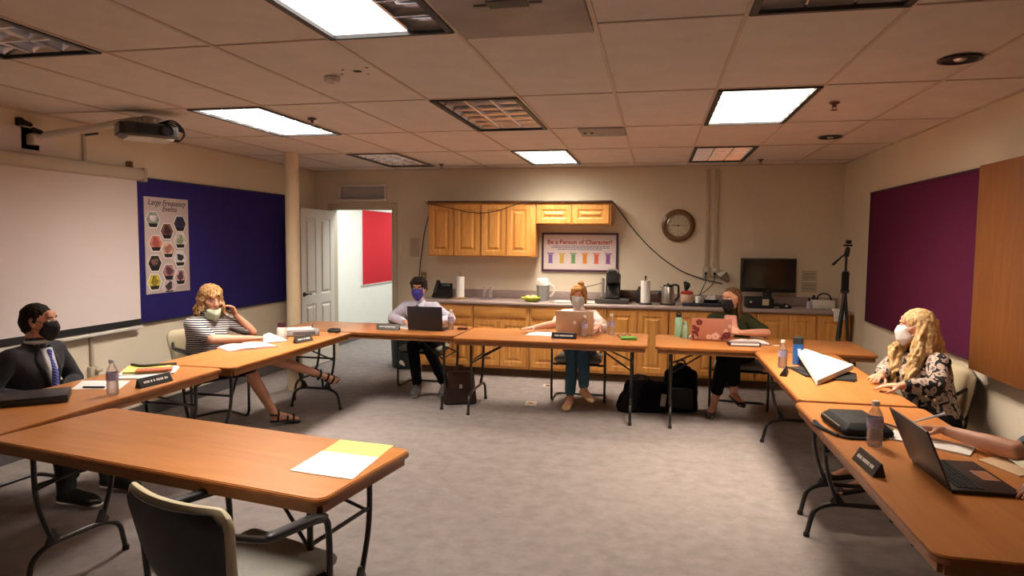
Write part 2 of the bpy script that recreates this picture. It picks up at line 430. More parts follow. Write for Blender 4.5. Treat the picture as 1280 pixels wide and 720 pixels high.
# air vents, cans, sprinklers, detector
M['ventgrey'] = mat('grey_vent_metal', srgb(140, 132, 126), .5, var=.22, vscale=4)
t = thing('air_vent', 'large grey sooty ceiling air vent panel at the top edge of the photo', 'air vent', (colx(-1.5), rowy(-.5), CE - .006))
MB().box((0, 0, 0), (.585, 1.24, .012), bev=.003).build('panel', M['ventgrey'], t)
b = MB(); b.box((0, .2, -.007), (.16, .08, .006), bev=.002); b.box((-.11, .2, -.008), (.05, .016, .005)); b.box((.11, .2, -.008), (.05, .016, .005)); b.build('damper', mat('soot', srgb(100, 92, 86), .8), t)
t = thing('air_vent', 'narrow grey ceiling vent panel in the middle, behind the silver louvered light', 'air vent', (-.46, 5.75, CE - .006))
MB().box((0, 0, 0), (.38, .4, .012), bev=.003).build('panel', M['ventgrey'], t)
b = MB()
for s in (-1, 1): b.box((-.12 + s * .03, 0, -.008), (.025, .06, .006), bev=.002)
b.build('damper', mat('soot_slots', srgb(96, 80, 70), .8), t)
for k, (x, y, lb) in enumerate(((1.454, 3.79, 'dark round recessed can light on the right, the nearer and larger of two'), (1.459, 6.35, 'dark round recessed can light on the right, the farther and smaller of two'))):
    t = thing('can_light', lb, 'can light', (x, y, CE - .004), 0, 'recessed can lights')
    MB().lathe([(.098, 0), (.098, -.006), (.084, -.008), (.08, 0), (.078, .004)], n=32).build('trim_ring', mat('bronze_ring%d' % k, (.05, .035, .03), .35, metal=.6), t)
    MB().lathe([(.0001, .0015), (.079, .0015), (.079, .0005), (.0001, .0005)], n=32).build('baffle', M['blackmatte'], t)
    MB().lathe([(0, -.012), (.022, -.008), (.03, .0)], n=20).build('bulb', M['chrome'], t)
for x, y, lb in ((1.122, 4.814, 'brass sprinkler head beside the lit light on the right'), (-2.607, 4.792, 'brass sprinkler head beside the long lit light on the left'),
              (-2.582, 7.9, 'brass sprinkler head between the dark louvered light and the lit one at the back'), (1.114, 7.93, 'brass sprinkler head beside the small unlit light at the back right')):
    t = thing('sprinkler_head', lb, 'sprinkler', (x, y, CE - .002), 0, 'ceiling sprinklers')
    m_ = mat('sprinkler_brass', (.16, .06, .04), .4, metal=.6)
    MB().lathe([(0, 0), (.034, 0), (.03, -.008), (.012, -.012), (.01, -.03), (0, -.03)], n=20).build('escutcheon', m_, t)
    MB().lathe([(0, -.044), (.02, -.046), (.022, -.05), (0, -.052)], n=16).build('deflector', m_, t)
    MB().tube([(.012, 0, -.01), (.014, 0, -.03), (.004, 0, -.046)], .002, 6).tube([(-.012, 0, -.01), (-.014, 0, -.03), (-.004, 0, -.046)], .002, 6).build('frame_arm', m_, t)
t = thing('smoke_detector', 'small round white smoke detector on the ceiling left of the hole marks', 'smoke detector', (-1.836, 3.612, CE - .002))
MB().lathe([(0, -.03), (.03, -.03), (.042, -.022), (.045, 0), (0, 0)], n=28).build('body', M['tile'], t)
MB().lathe([(.0, -.034), (.014, -.033), (.014, -.03), (0, -.03)], n=16).build('sensor', M['tbar'], t)
b = MB()
for x, y, r in ((-1.635, 3.517, .026), (-1.75, 3.56, .009), (-1.70, 3.47, .009), (-1.55, 3.45, .01), (-1.6, 3.58, .007)):
    b.lathe([(0, 0), (r, 0), (r * .9, -.001), (0, -.001)], (x, y, CE + .0035), n=12)
tag(b.build('ceiling_hole', M['blackmatte']), 'dark screw holes left in the ceiling tile beside the smoke detector', 'hole')

# ------------------------------------------------------------------ door
def raised_panel(b, cx, cz, w, h, y=0, d=.012):
    # frame groove + raised centre on the -Y face, local XZ
    t = bmesh.new()
    pr = [(0, 0), (.012, .008), (.03, .008), (.05, -d * .4)]
    rings = []
    for o_, dy in pr:
        rings.append([t.verts.new((cx + sx * (w / 2 - o_), y + dy, cz + sz * (h / 2 - o_))) for sx, sz in ((-1, -1), (1, -1), (1, 1), (-1, 1))])
    for A, B in zip(rings, rings[1:]):
        for k in range(4): t.faces.new((A[k], A[(k + 1) % 4], B[(k + 1) % 4], B[k]))
    t.faces.new(rings[-1]); b.add(t)
def panel_leaf(w, h, th, panels):
    """slab in XZ with raised panels recessed on both faces; x 0..w"""
    b = MB()
    xs_ = sorted({0, w} | {round(p[0] - p[2] / 2, 4) for p in panels} | {round(p[0] + p[2] / 2, 4) for p in panels})
    zs_ = sorted({0, h} | {round(p[1] - p[3] / 2, 4) for p in panels} | {round(p[1] + p[3] / 2, 4) for p in panels})
    ispan = lambda x, z: any(abs(x - p[0]) < p[2] / 2 and abs(z - p[1]) < p[3] / 2 for p in panels)
    for i in range(len(xs_) - 1):
        for j in range(len(zs_) - 1):
            mx_, mz = (xs_[i] + xs_[i + 1]) / 2, (zs_[j] + zs_[j + 1]) / 2
            if not ispan(mx_, mz): b.box((mx_, 0, mz), (xs_[i + 1] - xs_[i], th, zs_[j + 1] - zs_[j]))
    for p in panels:
        raised_panel(b, p[0], p[1], p[2], p[3], -th / 2)
        t2 = MB(); raised_panel(t2, p[0], p[1], p[2], p[3], -th / 2); t2.xform(Matrix.Scale(-1, 4, (0, 1, 0)))
        me = bpy.data.meshes.new('x'); t2.b.to_mesh(me); b.b.from_mesh(me); bpy.data.meshes.remove(me); t2.b.free()
    return b
hinge = V((DX0 + .01, YB - .03, .01)); free = V((-4.335, 7.655, .01))
ang = math.atan2(free.y - hinge.y, free.x - hinge.x)
lw = .85
pan = []
for z, h in ((.47, .62), (1.2, .52), (1.78, .36)): pass
for cx in (.235, .615):
    pan += [(cx, .50, .26, .62), (cx, 1.42, .26, .98)]
door = thing('door_1', None, None, hinge, ang); door['kind'] = 'structure'
lf = panel_leaf(lw, 2.03, .04, pan).build('leaf', M['white'], door, smooth=False)
b = MB()
for s in (-1, 1):
    b.lathe([(0, 0), (.03, 0), (.028, .01), (.012, .012), (.012, .045), (0, .045)], (lw - .06, s * .02, .95), 20, Matrix.Rotation(-s * PI / 2, 3, 'X'))
    b.tube([(lw - .06, s * .06, .95), (lw - .10, s * .065, .952), (lw - .17, s * .062, .948)], .009, 8)
b.build('door_handle', mat('dark_bronze_handle', (.06, .045, .035), .35, metal=.8), door)
for z in (.2, 1.0, 1.8): MB().lathe([(0, 0), (.008, 0), (.008, .09), (0, .09)], (0, -.024, z), 10).build('hinge', M['chrome'], door)

# ------------------------------------------------------------------ boards, screen, posters on the walls
t = thing('pin_board', 'long dark blue fabric pin board on the left wall behind the banner', 'pin board', (XL, 6.49, 1.54))
MB().box((.012, 0, 0), (.024, 2.52, 1.31), bev=.004).build('panel', M['blue'], t)
b = MB()
for s in (-1, 1):
    b.box((.016, s * 1.262, 0), (.03, .012, 1.33)); b.box((.016, 0, s * .66), (.03, 2.53, .012))
b.build('frame', mat('board_edge_dark', srgb(36, 32, 70), .6), t)
t = thing('pin_board', 'plum purple fabric pin board on the right wall beside the wooden wall cabinet', 'pin board', (XR, 6.235, 1.525))
MB().box((-.012, 0, 0), (.024, 2.33, 1.28), bev=.004).build('panel', M['purple'], t)
b = MB()
for s in (-1, 1):
    b.box((-.016, s * 1.167, 0), (.03, .012, 1.30)); b.box((-.016, 0, s * .645), (.03, 2.34, .012))
b.build('frame', mat('board_edge_plum', srgb(60, 24, 50), .6), t)
t = thing('pin_board', 'bright red fabric board in the corridor seen through the open door', 'pin board', (-4.8, 11.15, 1.52))
MB().box((.012, 0, 0), (.024, 1.5, 1.25), bev=.003).build('panel', M['red'], t)
b = MB()
for s in (-1, 1):
    b.box((.014, s * .755, 0), (.03, .014, 1.27)); b.box((.014, 0, s * .63), (.03, 1.52, .014))
b.build('frame', M['alu'], t)

t = thing('projection_screen', 'pulled-down white projection screen on the left wall with a dark bottom border', 'projection screen', (XL, 3.6, .9))
b = MB(); b.box((.052, -.03, 1.32), (.09, 3.38, .11), bev=.03, seg=3); b.build('case', M['carrier'], t)
MB().box((.056, 1.665, 1.32), (.1, .03, .125), bev=.01).build('end_cap', M['carrier'], t)
MB().box((.055, 0, .65), (.003, 3.2, 1.27)).build('screen_fabric', M['screen'], t)
MB().box((.057, 0, .0), (.004, 3.2, .055)).build('border', M['blackmatte'], t)
MB().box((.056, 0, -.05), (.022, 3.24, .03), bev=.008).build('weight_bar', M['white'], t)
for y in (1.55, -1.2): MB().box((.03, y, 1.40), (.055, .03, .06), bev=.004).build('bracket', mat('bracket_bronze', srgb(120, 84, 44), .5), t)

# hexagon banner
t = thing('banner', 'tall pale banner with hexagon photos pinned on the blue board', 'banner', (XL + .03, 5.6, 1.585))
H = .90; W = .59
MB().box((0, 0, 0), (.006, W, H), bev=.001).build('sheet', mat('banner_ground', srgb(206, 192, 190), .6), t)
FX = basis((0, 1, 0), (0, 0, 1), (1, 0, 0))
TXM = lambda y, z: Matrix.Translation((.005, y, z)) @ FX
text('Large Frequency', .075, M['txt'], t, TXM(0, .40), shear=.3); text('Events', .075, M['txt'], t, TXM(.03, .345), shear=.3)
hexc = [(-.19, .24, (150, 165, 160), (225, 220, 225)), (.17, .21, (46, 42, 92), (40, 26, 40)), (-.01, .135, (120, 80, 78), (60, 30, 34)), (-.16, .02, (214, 130, 108), (178, 90, 84)), (.17, .045, (216, 206, 206), (150, 170, 130)),
        (-.0, -.045, (222, 180, 164), (176, 120, 100)), (-.18, -.165, (26, 20, 24), (120, 90, 84)), (.16, -.13, (230, 226, 230), (28, 26, 44)), (0, -.255, (176, 122, 128), (90, 60, 70)), (-.19, -.34, (214, 196, 60), (140, 120, 40)),
        (.16, -.31, (206, 170, 168), (90, 60, 80)), (0, -.4, (210, 190, 192), (60, 50, 56))]
for i, (y, z, c1, c2) in enumerate(hexc):
    r = .085
    ring = lambda q: [(y + q * math.cos(PI / 3 * k), z + q * .95 * math.sin(PI / 3 * k)) for k in range(6)]
    z_lo = -H / 2 + .005
    cl = lambda P: [(a, max(b_, z_lo)) for a, b_ in P]
    pm = Matrix.Translation((.003, 0, 0)) @ FX
    b = MB(); b.prism(cl(ring(r + .012)), .0, .0015, m=pm); hx = b.build('hexagon', M['paper'], t)
    MB().prism(cl(ring(r)), .001, .0022, m=pm).build('photo', mat('photo_print', srgb(*c1), .5, var=.35, vscale=22), hx)
    sh = [(y + .045 * math.cos(k) * (1 + .3 * math.sin(3 * k + i)), max(z_lo, z + .012 + .04 * math.sin(k) * (1 + .3 * math.cos(2 * k + i)))) for k in [q * .6283 for q in range(10)]]
    MB().prism(sh, .002, .0028, m=pm).build('figure', mat('photo_subject', srgb(*c2), .5, var=.3, vscale=40), hx)
    b = MB(); b.prism(cl([(y - .06, z - .035), (y + .06, z - .035), (y + .045, z - .068), (y - .045, z - .068)][::-1]), .002, .0032, m=pm); b.build('caption', M['blackmatte'], hx)

# framed poster on back wall
t = thing('framed_poster', 'framed white poster with a red title and six colored pillars, above the counter', 'poster', (-.944, YB - .004, 1.519))
w, h = .965, .49
b = MB()
for s in (-1, 1): b.box((s * (w / 2 - .012), -.012, 0), (.026, .026, h), bev=.005); b.box((0, -.012, s * (h / 2 - .012)), (w, .026, .026), bev=.005)
b.build('frame', mat('plum_frame', srgb(84, 50, 74), .4), t)
MB().box((0, -.006, 0), (w - .03, .006, h - .03)).build('sheet', mat('poster_paper', srgb(240, 226, 224), .5), t)
WX = basis((1, 0, 0), (0, 0, 1), (0, -1, 0))
PM = lambda x, z: Matrix.Translation((x, -.0105, z)) @ WX
text('Be a Person of Character!', .078, mat('title_red', srgb(190, 60, 62), .6), t, PM(0, .125), bold=.0015, name='title')
b = MB()
random.seed(3)
for row, (z, hw) in enumerate(((.075, .34), (.055, .36), (.035, .28))):
    x = -hw
    while x < hw:
        l = random.uniform(.015, .05); b.box((x + l / 2, -.0102, z), (l, .001, .009)); x += l + .008
b.build('small_print', mat('print_grey_blue', srgb(128, 118, 156), .6), t)
for i, c in enumerate(((140, 110, 180), (226, 186, 90), (120, 160, 110), (232, 150, 60), (232, 110, 84), (150, 90, 160))):
    x = -.37 + i * .146
    b = MB(); b.box((x, -.0102, -.015), (.085, .002, .012)); b.box((x, -.0102, -.032), (.062, .002, .012)); b.box((x, -.0102, -.085), (.05, .002, .095)); b.box((x, -.0102, -.138), (.062, .002, .01))
    b.build('pillar_print', mat('pillar_ink', srgb(*c), .6), t)

# clock
t = thing('wall_clock', 'round wall clock with a wide brown wooden rim beside the conduits', 'clock', (.262, YB - .002, 1.86))
RX = Matrix.Rotation(PI / 2, 3, 'X')
MB().lathe([(.198, 0), (.2, .02), (.17, .036), (.14, .03), (.132, .02), (.132, .0)], rot=RX, n=48).build('rim', wood('clock_wood', srgb(96, 66, 34), srgb(124, 88, 48), .4, 'X', 5, 4), t)
MB().lathe([(0, 0), (.134, 0), (.134, .014), (0, .014)], rot=RX, n=40).build('dial', mat('clock_dial', srgb(196, 190, 160), .4, var=.12, vscale=10), t)
b = MB()
for k in range(12):
    a = k * PI / 6; b.box((.108 * math.sin(a), -.015, .108 * math.cos(a)), (.006, .002, .02), rot=(0, a, 0))
b.build('hour_marks', M['txt'], t)
b = MB(); b.box((-.03, -.017, 0), (.11, .002, .007)); b.box((.035, -.018, 0), (.11, .002, .004)); b.lathe([(0, 0), (.01, 0), (.008, .006), (0, .006)], (0, -.016, 0), 16, RX)
b.build('hands', M['txt'], t)
MB().lathe([(.138, .02), (.142, .026), (.134, .03), (.13, .022)], rot=RX, n=40).build('bezel', M['chrome'], t)

# conduits + outlets on back wall
for i, x in enumerate((.60, .70)):
    t = thing('wall_conduit', ('left' if i == 0 else 'right') + ' one of two beige conduits running down the back wall to an outlet', 'conduit', (x, YB, 1.3), 0, 'beige wall conduits')
    MB().box((0, -.014, .62), (.042, .028, 1.24), bev=.005).build('channel', M['trim'], t)
    MB().box((0, -.02, 0), (.08, .04, .12), bev=.006).build('outlet_box', M['trim'], t)
    b = MB()
    for z in (-.025, .025): b.lathe([(0, 0), (.017, 0), (.017, .004), (0, .004)], (0, -.04, z), 16, RX)
    b.build('socket', M['white'], t)
    b = MB(); b.box((0, -.055, -.02), (.03, .03, .03), bev=.004)
    pts = [(0, -.06, -.04), (.0, -.07, -.12), (-.04 - i * .03, -.12, -.2), (-.08 - .1 * i, -.25, -.27), (-.10 - .1 * i, -.34, -.29)]
    b.tube(fillet(pts, .05), .005, 6); b.build('plug_cord', M['black'], t)
# loose plug adapter / router on wall
t = thing('wall_adapter', 'white plastic adapter with a grey shade tilted on the wall beside the outlets', 'adapter', (.80, YB - .03, 1.24))
MB().hull([((-.05, 0, .03), .02), ((.03, 0, .05), .02), ((.07, -.02, -.03), .015), ((.05, -.02, -.05), .012)], 1).build('hood', mat('adapter_grey', srgb(120, 108, 98), .5), t)
MB().hull([((-.06, -.02, .035), .012), ((.02, -.03, .06), .012), ((-.03, -.03, .01), .012)], 1).build('body', M['white'], t)
# papers
def sheet(label, loc, w, h, lines, nx=(1, 0, 0), name='paper_notice', n=(0, -1, 0), m=None, lc=None):
    t = thing(name, label, 'paper', loc)
    bs = basis(nx, (0, 0, 1), n)
    MB().box((0, 0, 0), (w, h, .002)).xform(bs).build('sheet', m or M['paper'], t)
    b = MB()
    for k in range(lines):
        b.box((0, h / 2 - h * (k + 1) / (lines + 1), .0014), (w * .7, .004, .001))
    b.xform(bs).build('print_lines', lc or M['txt'], t)
    return t
M['oldpaper'] = mat('old_paper', srgb(200, 186, 160), .7)
sheet('small printed notice taped on the back wall right of the doorway', (-3.15, YB - .002, 1.56), .13, .25, 6, m=M['oldpaper'], lc=M['tbar'])
sheet('upper of two white notices on the wall right of the black monitor', (1.785, YB - .002, 1.275), .17, .12, 2, m=M['oldpaper'])
sheet('lower of two white notices on the wall right of the black monitor', (1.785, YB - .002, 1.14), .17, .12, 2, m=M['oldpaper'])
t = thing('light_switch', 'tan light switch on the back wall left of the wall cupboards', 'switch', (-3.02, YB, 1.17))
MB().box((0, -.005, 0), (.075, .01, .12), bev=.004).build('plate', mat('tan_plate', srgb(150, 124, 84), .5), t)
MB().box((0, -.014, .005), (.012, .012, .025), bev=.003).build('toggle', M['white'], t)
# left wall conduit + outlet + marker board + camera
t = thing('wall_conduit', 'thin vertical conduit on the left wall running down behind the projection screen', 'conduit', (XL, 4.69, .5))
MB().box((.012, 0, 1.0), (.024, .03, 2.08), bev=.004).build('channel', M['trim'], t)
b = MB(); b.box((.02, 0, .02), (.04, .08, .12), bev=.005); b.box((.04, .03, .045), (.05, .06, .03), bev=.006); b.build('outlet_box', M['trim'], t)
t = thing('marker_board', 'small rounded white board high on the left wall above the screen case', 'whiteboard', (XL, 3.95, 2.32))
MB().prism(rrect(1.0, .29, .13), 0, .02, m=Matrix.Translation((.0, 0, .0)) @ FX).build('panel', M['screen'], t)
MB().box((.02, 0, -.145), (.03, 1.0, .012)).build('ledge', M['carrier'], t)

# projector on wall arm
t = thing('projector', 'black projector hanging from a long white wall arm below the ceiling', 'projector', (-3.7, 4.36, 2.44))
R_ = Matrix.Rotation(.9, 4, 'Z')
def PL(mb): return mb.xform(R_)
PL(MB().box((0, 0, 0), (.36, .28, .1), bev=.02, seg=3)).build('body', mat('projector_shell', srgb(62, 60, 54), .45), t)
PL(MB().box((-.19, -.03, 0), (.03, .2, .085), bev=.006)).build('front_grille', M['black'], t)
b = MB()
for k in range(7): b.box((-.207, -.11 + k * .026, .0), (.004, .012, .06))
PL(b).build('vent_slats', M['chrome'], t)
PL(MB().box((0, -.145, 0), (.2, .012, .07), bev=.003)).build('side_grille', M['blackmatte'], t)
PL(MB().lathe([(0, 0), (.045, 0), (.045, .03), (.036, .034), (.034, .02), (0, .02)], (.1, -.14, 0), 24, Matrix.Rotation(PI / 2, 3, 'X'))).build('lens', M['black'], t)
PL(MB().box((0, 0, -.056), (.3, .24, .014), bev=.004)).build('bottom_cover', M['white'], t)
b = MB(); b.box((0, 0, .075), (.07, .06, .08), bev=.006); PL(b).build('mount_plate', M['carrier'], t)
b = MB()
for k in range(5):
    a = .2 + k * .05
    pts = [V((.06, -.05 + .03 * k, .06)), V((.15, -.1 + .03 * k, .10 - .012 * k)), V((.24 + .01 * k, -.08 + .03 * k, .02)), V((.22, -.02 + .02 * k, -.05)), V((.17, 0 + .02 * k, -.03))]
    b.tube(fillet(pts, .06, 4), .006, 6)
PL(b).build('cables', M['blackmatte'], t)
t = thing('projector_mount', 'long white steel arm reaching from the left wall to the projector', 'mount arm', (XL, 4.2, 2.36))
e = V((.98, .2, .155))
b = MB(); b.tube(fillet([(.02, 0, .04), (.45, .08, .1), (.74, .145, .16), (.9, .19, .175), e], .15), .028, 12); b.build('boom', M['white'], t)
b = MB(); b.box((.01, 0, .04), (.02, .16, .2), bev=.006); b.box((.05, 0, .02), (.08, .07, .08), bev=.01); b.build('wall_plate', M['white'], t)
b = MB(); b.box((.9, .175, .155), (.14, .08, .03), bev=.01); b.build('head_plate', M['white'], t)
b = MB(); b.box((.48, .085, .062), (.1, .02, .014), rot=(0, -.12, .18), bev=.003); b.build('cable_clip', M['black'], t)
t = thing('security_camera', 'small black camera on a bracket high on the left wall beside the projector arm', 'camera', (XL, 4.12, 2.5))
MB().hull([((.04, 0, 0), .024), ((.08, .03, -.02), .018)], 1).build('body', M['blackmatte'], t)
MB().hull([((.08, .05, -.05), .018), ((.12, .08, -.07), .02)], 1).build('lens_head', M['black'], t)
MB().box((.02, 0, 0), (.04, .04, .06), bev=.006).build('bracket', M['black'], t)

# wooden wall cabinet on right wall
t = thing('wall_cabinet', 'large closed wooden wall cabinet at the right edge beside the plum board', 'cabinet', (XR, 3.90, .85))
MB().box((-.045, 0, .66), (.09, 1.97, 1.32), bev=.004).build('body', M['panelwood'], t)
for s in (-1, 1):
    d = MB().box((-.1, s * .492, .66), (.02, .978, 1.315), bev=.003).build('door', M['panelwood'], t)
    MB().tube(fillet([(-.11, s * .06, .55), (-.14, s * .06, .55), (-.14, s * .06, .67), (-.11, s * .06, .67)], .02), .006, 8).build('handle', M['chrome'], d)

# ------------------------------------------------------------------ kitchen
def cab_door(parent, x, z, w, h, y, knob=None, m=None):
    o = panel_leaf(w, h, .02, [(w / 2, h / 2, w - .11, h - .11)] if h > .2 and w > .2 else [(w / 2, h / 2, w - .06, h - .05)] if False else [(w / 2, h / 2, w - .1, h - .1)] if h > .18 else [])
    o.xform(Matrix.Translation((x, y, z)))
    return o
def wall_cab(label, x0, x1, z0, z1, doors, yf=8.18):
    t = thing('wall_cupboard', label, 'cupboard', ((x0 + x1) / 2, YB, z0), 0, 'oak wall cupboards')
    cx = (x0 + x1) / 2
    MB().box((0, (yf + .02 - YB) / 2, (z1 - z0) / 2), (x1 - x0, YB - yf - .02, z1 - z0), bev=.003).build('carcass', M['cab'], t)
    for a, b_ in doors:
        cab_door(t, a - cx, .015, b_ - a, z1 - z0 - .05, yf - YB + .008).build('door', M['cab'], t, smooth=False)
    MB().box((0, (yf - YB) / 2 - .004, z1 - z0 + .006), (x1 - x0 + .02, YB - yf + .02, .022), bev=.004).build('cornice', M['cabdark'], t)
    return t
wall_cab('left two-door oak wall cupboard, above the paper towel stand', -2.85, -2.16, 1.455, 2.135, [(-2.84, -2.515), (-2.50, -2.17)])
wall_cab('tall two-door oak wall cupboard next to the shallow one', -2.155, -1.462, 1.455, 2.135, [(-2.145, -1.835), (-1.82, -1.52)])
wall_cab('shallow two-door oak wall cupboard above the framed poster', -1.457, -.537, 1.86, 2.135, [(-1.44, -1.02), (-.995, -.565)])

def base_cab(label, x0, x1, fronts):
    """fronts: (xa, xb, za, zb)"""
    t = thing('base_cabinet', label, 'cabinet', ((x0 + x1) / 2, YB, 0), 0, 'oak base cabinets')
    cx = (x0 + x1) / 2; yf = 7.9 - YB
    MB().box((0, yf / 2, .49), (x1 - x0 - .002, -yf, .78), bev=.002).build('carcass', M['cab'], t)
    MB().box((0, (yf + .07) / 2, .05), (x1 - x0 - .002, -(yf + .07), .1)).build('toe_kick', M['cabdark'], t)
    for xa, xb, za, zb in fronts:
        w, h = xb - xa, zb - za
        if h < .2:
            b = MB().box((xa + w / 2 - cx, yf - .009, za + h / 2), (w, .02, h), bev=.007)
            b.build('drawer', M['cabx'], t)
        else:
            cab_door(t, xa - cx, za, w, h, yf - .01).build('door', M['cab'], t, smooth=False)
    return t
base_cab('oak base cabinet at the left end of the counter behind the pale-shirted man', -2.86, -2.175, [(-2.85, -2.53, .135, .69), (-2.52, -2.19, .135, .69), (-2.85, -2.19, .725, .855)])
base_cab('oak base cabinet with one wide drawer right of the white-shirted man', -2.17, -1.475, [(-2.16, -1.84, .135, .69), (-1.825, -1.505, .135, .69), (-2.16, -1.505, .725, .855)])
base_cab('oak base cabinet under the sink behind the woman with the silver laptop', -1.47, -.55, [(-1.44, -1.025, .135, .69), (-1.01, -.585, .135, .69), (-1.44, -.585, .725, .855)])
base_cab('oak base cabinet with two full-height doors below the coffee maker', -.545, .16, [(-.52, -.205, .135, .855), (-.185, .145, .135, .855)])
base_cab('oak base cabinet with two full-height doors below the kettle', .165, .80, [(.175, .455, .135, .855), (.468, .78, .135, .855)])
base_cab('oak base cabinet behind the woman in the green cardigan', .805, 1.125, [(.82, 1.11, .135, .855)])
base_cab('oak base cabinet with two doors below the black monitor', 1.13, 1.755, [(1.145, 1.445, .135, .855), (1.465, 1.735, .135, .855)])
base_cab('narrow oak base cabinet at the right end of the counter behind the tripod', 1.76, 2.1, [(1.775, 2.07, .135, .855)])
t = thing('countertop', 'long grey laminate countertop with backsplash along the back wall', 'countertop', (0, YB, .88))
MB().box((-.38, -.32, .018), (4.98, .64, .038), bev=.012, seg=3).build('worktop', M['counter'], t)
MB().box((-.38, -.012, .088), (4.98, .022, .1), bev=.004).build('backsplash', M['counter'], t)
CT = .918
# sink rim + tap
t = thing('sink', 'shallow steel sink set in the counter behind the blond seated woman', 'sink', (-.95, 8.15, CT))
b = MB()
for s in (-1, 1): b.box((s * .27, 0, .003), (.03, .4, .008), bev=.003); b.box((0, s * .19, .003), (.56, .03, .008), bev=.003)
b.build('rim', M['chrome'], t)
MB().box((0, 0, .0012), (.52, .36, .002)).build('basin', M['white'], t)
MB().tube(fillet([(0, .17, 0), (0, .17, .16), (0, .02, .18), (0, 0, .13)], .05), .011, 10).build('tap', M['chrome'], t)
# phone
t = thing('telephone', 'black desk telephone at the left end of the counter', 'telephone', (-2.68, 8.25, CT))
b = MB(); b.hull([((-.1, -.1, .015), .012), ((.1, -.1, .015), .012), ((-.1, .1, .02), .012), ((.1, .1, .02), .012), ((-.1, .08, .17), .012), ((.1, .08, .17), .012)], 1); b.build('base', M['black'], t)
MB().tube(fillet([(-.075, -.085, .06), (-.075, -.075, .1), (-.075, .05, .21), (-.075, .09, .19)], .03), .02, 10).build('handset', M['blackmatte'], t)
MB().box((.04, .02, .165), (.1, .05, .012), rot=(.9, 0, 0), bev=.003).build('display', mat('phone_screen', srgb(70, 80, 84), .2), t)
# paper towel stands
def towel(label, x, y, col):
    t = thing('paper_towel_stand', label, 'paper towel', (x, y, CT), 0, 'paper towel stands')
    MB().lathe([(0, 0), (.085, 0), (.085, .012), (.07, .018), (0, .018)], n=32).build('base', col, t)
    MB().lathe([(.02, .02), (.055, .02), (.056, .28), (.02, .28)], n=32).build('towel_roll', M['paper'], t)
    MB().lathe([(0, .02), (.008, .02), (.008, .31), (.014, .32), (.012, .335), (0, .34)], n=12).build('rod', col, t)
towel('white paper towel roll on a wooden stand beside the black telephone', -2.42, 8.17, wood('towel_stand_wood', srgb(150, 110, 60), srgb(170, 130, 80), .4))
towel('white paper towel roll standing right of the coffee maker', -.11, 8.1, M['black'])
# glass jars
for k, (x, lb) in enumerate(((-2.11, 'left of two clear glass jars on the counter'), (-2.03, 'right of two clear glass jars on the counter'))):
    t = thing('glass_jar', lb, 'jar', (x, 8.2, CT), 0, 'glass jars on the counter')
    MB().lathe([(0, 0), (.033, 0), (.036, .02), (.033, .1), (.028, .115), (.025, .115), (.03, .1), (.032, .02), (0, .006)], n=24).build('body', M['glassy'], t)
    MB().lathe([(0, .115), (.03, .115), (.03, .13), (.012, .135), (.012, .15), (0, .152)], n=20).build('lid', mat('pink_grey_lid', srgb(150, 130, 134), .3), t)
# water filter pitcher, bowl
t = thing('water_pitcher', 'grey clear water filter pitcher with a white lid beside the green bowl', 'pitcher', (-1.36, 8.22, CT))
MB().lathe([(0, 0), (.07, 0), (.085, .17), (.085, .19), (.08, .19), (.066, .01), (0, .01)], n=28).build('jug', mat('smoky_clear', (.5, .5, .5), .15, trans=.5, alpha=.7), t)
MB().hull([((-.08, 0, .2), .018), ((.06, .05, .2), .018), ((.06, -.05, .2), .018), ((-.06, .0, .26), .02), ((.04, 0, .262), .02)], 1).build('lid', M['white'], t)
MB().tube(fillet([(.08, 0, .2), (.13, 0, .18), (.135, 0, .1), (.09, 0, .05)], .03), .012, 8).build('handle', M['white'], t)
t = thing('fruit_bowl', 'lime green bowl of pale lemons beside the water pitcher', 'bowl', (-1.48, 8.05, CT))
MB().lathe([(0, 0), (.06, 0), (.12, .045), (.125, .05), (.115, .05), (.06, .01), (0, .01)], n=32).build('bowl', mat('lime_plastic', srgb(186, 200, 50), .4), t)
random.seed(5)
for k in range(5):
    a = k * 1.257; o = MB().hull([((-1.48 + .05 * math.cos(a), 8.05 + .05 * math.sin(a), CT + .05), (.03, .026, .026))], 2).build('lemon', mat('pale_lemon', srgb(240, 222, 130), .5))
    tag(o, 'pale yellow lemon lying in the lime green bowl', 'lemon', 'lemons in the green bowl')
# coffee maker
t = thing('coffee_maker', 'tall black single-cup coffee maker on the counter in front of the framed poster', 'coffee maker', (-.5, 8.2, CT))
b = MB(); b.hull([((-.07, .1, .07), .02), ((.07, .1, .07), .02), ((-.07, -.02, .07), .02), ((.07, -.02, .07), .02), ((-.07, .1, .33), .02), ((.07, .1, .33), .02)], 1)
b.box((0, -.08, .075), (.16, .16, .03), bev=.01); b.hull([((-.06, -.1, .26), .022), ((.06, -.1, .26), .022), ((-.065, .06, .25), .022), ((.065, .06, .25), .022), ((-.055, -.08, .37), .022), ((.055, -.08, .37), .022), ((0, .05, .38), .03)], 1)
b.build('body', M['black'], t)
MB().tube(fillet([(-.06, -.1, .37), (-.05, -.13, .41), (.05, -.13, .41), (.06, -.1, .37)], .03), .01, 8).build('lid_handle', M['chrome'], t)
MB().hull([((-.125, .05, .07), .02), ((-.125, .05, .28), .02), ((-.115, -.03, .07), .02), ((-.115, -.03, .28), .02)], 1).build('water_tank', mat('tank_clear', (.35, .32, .32), .15, trans=.4, alpha=.8), t)
MB().box((0, -.02, .03), (.4, .34, .05), bev=.008).build('pod_drawer', mat('drawer_metal', srgb(84, 80, 78), .35, metal=.5), t)
MB().tube(fillet([(-.2, .05, .02), (-.36, -.1, .05), (-.34, 0, .18), (-.22, .22, .2), (-.16, .27, .22)], .05), .004, 6).build('cord', M['blackmatte'], t)
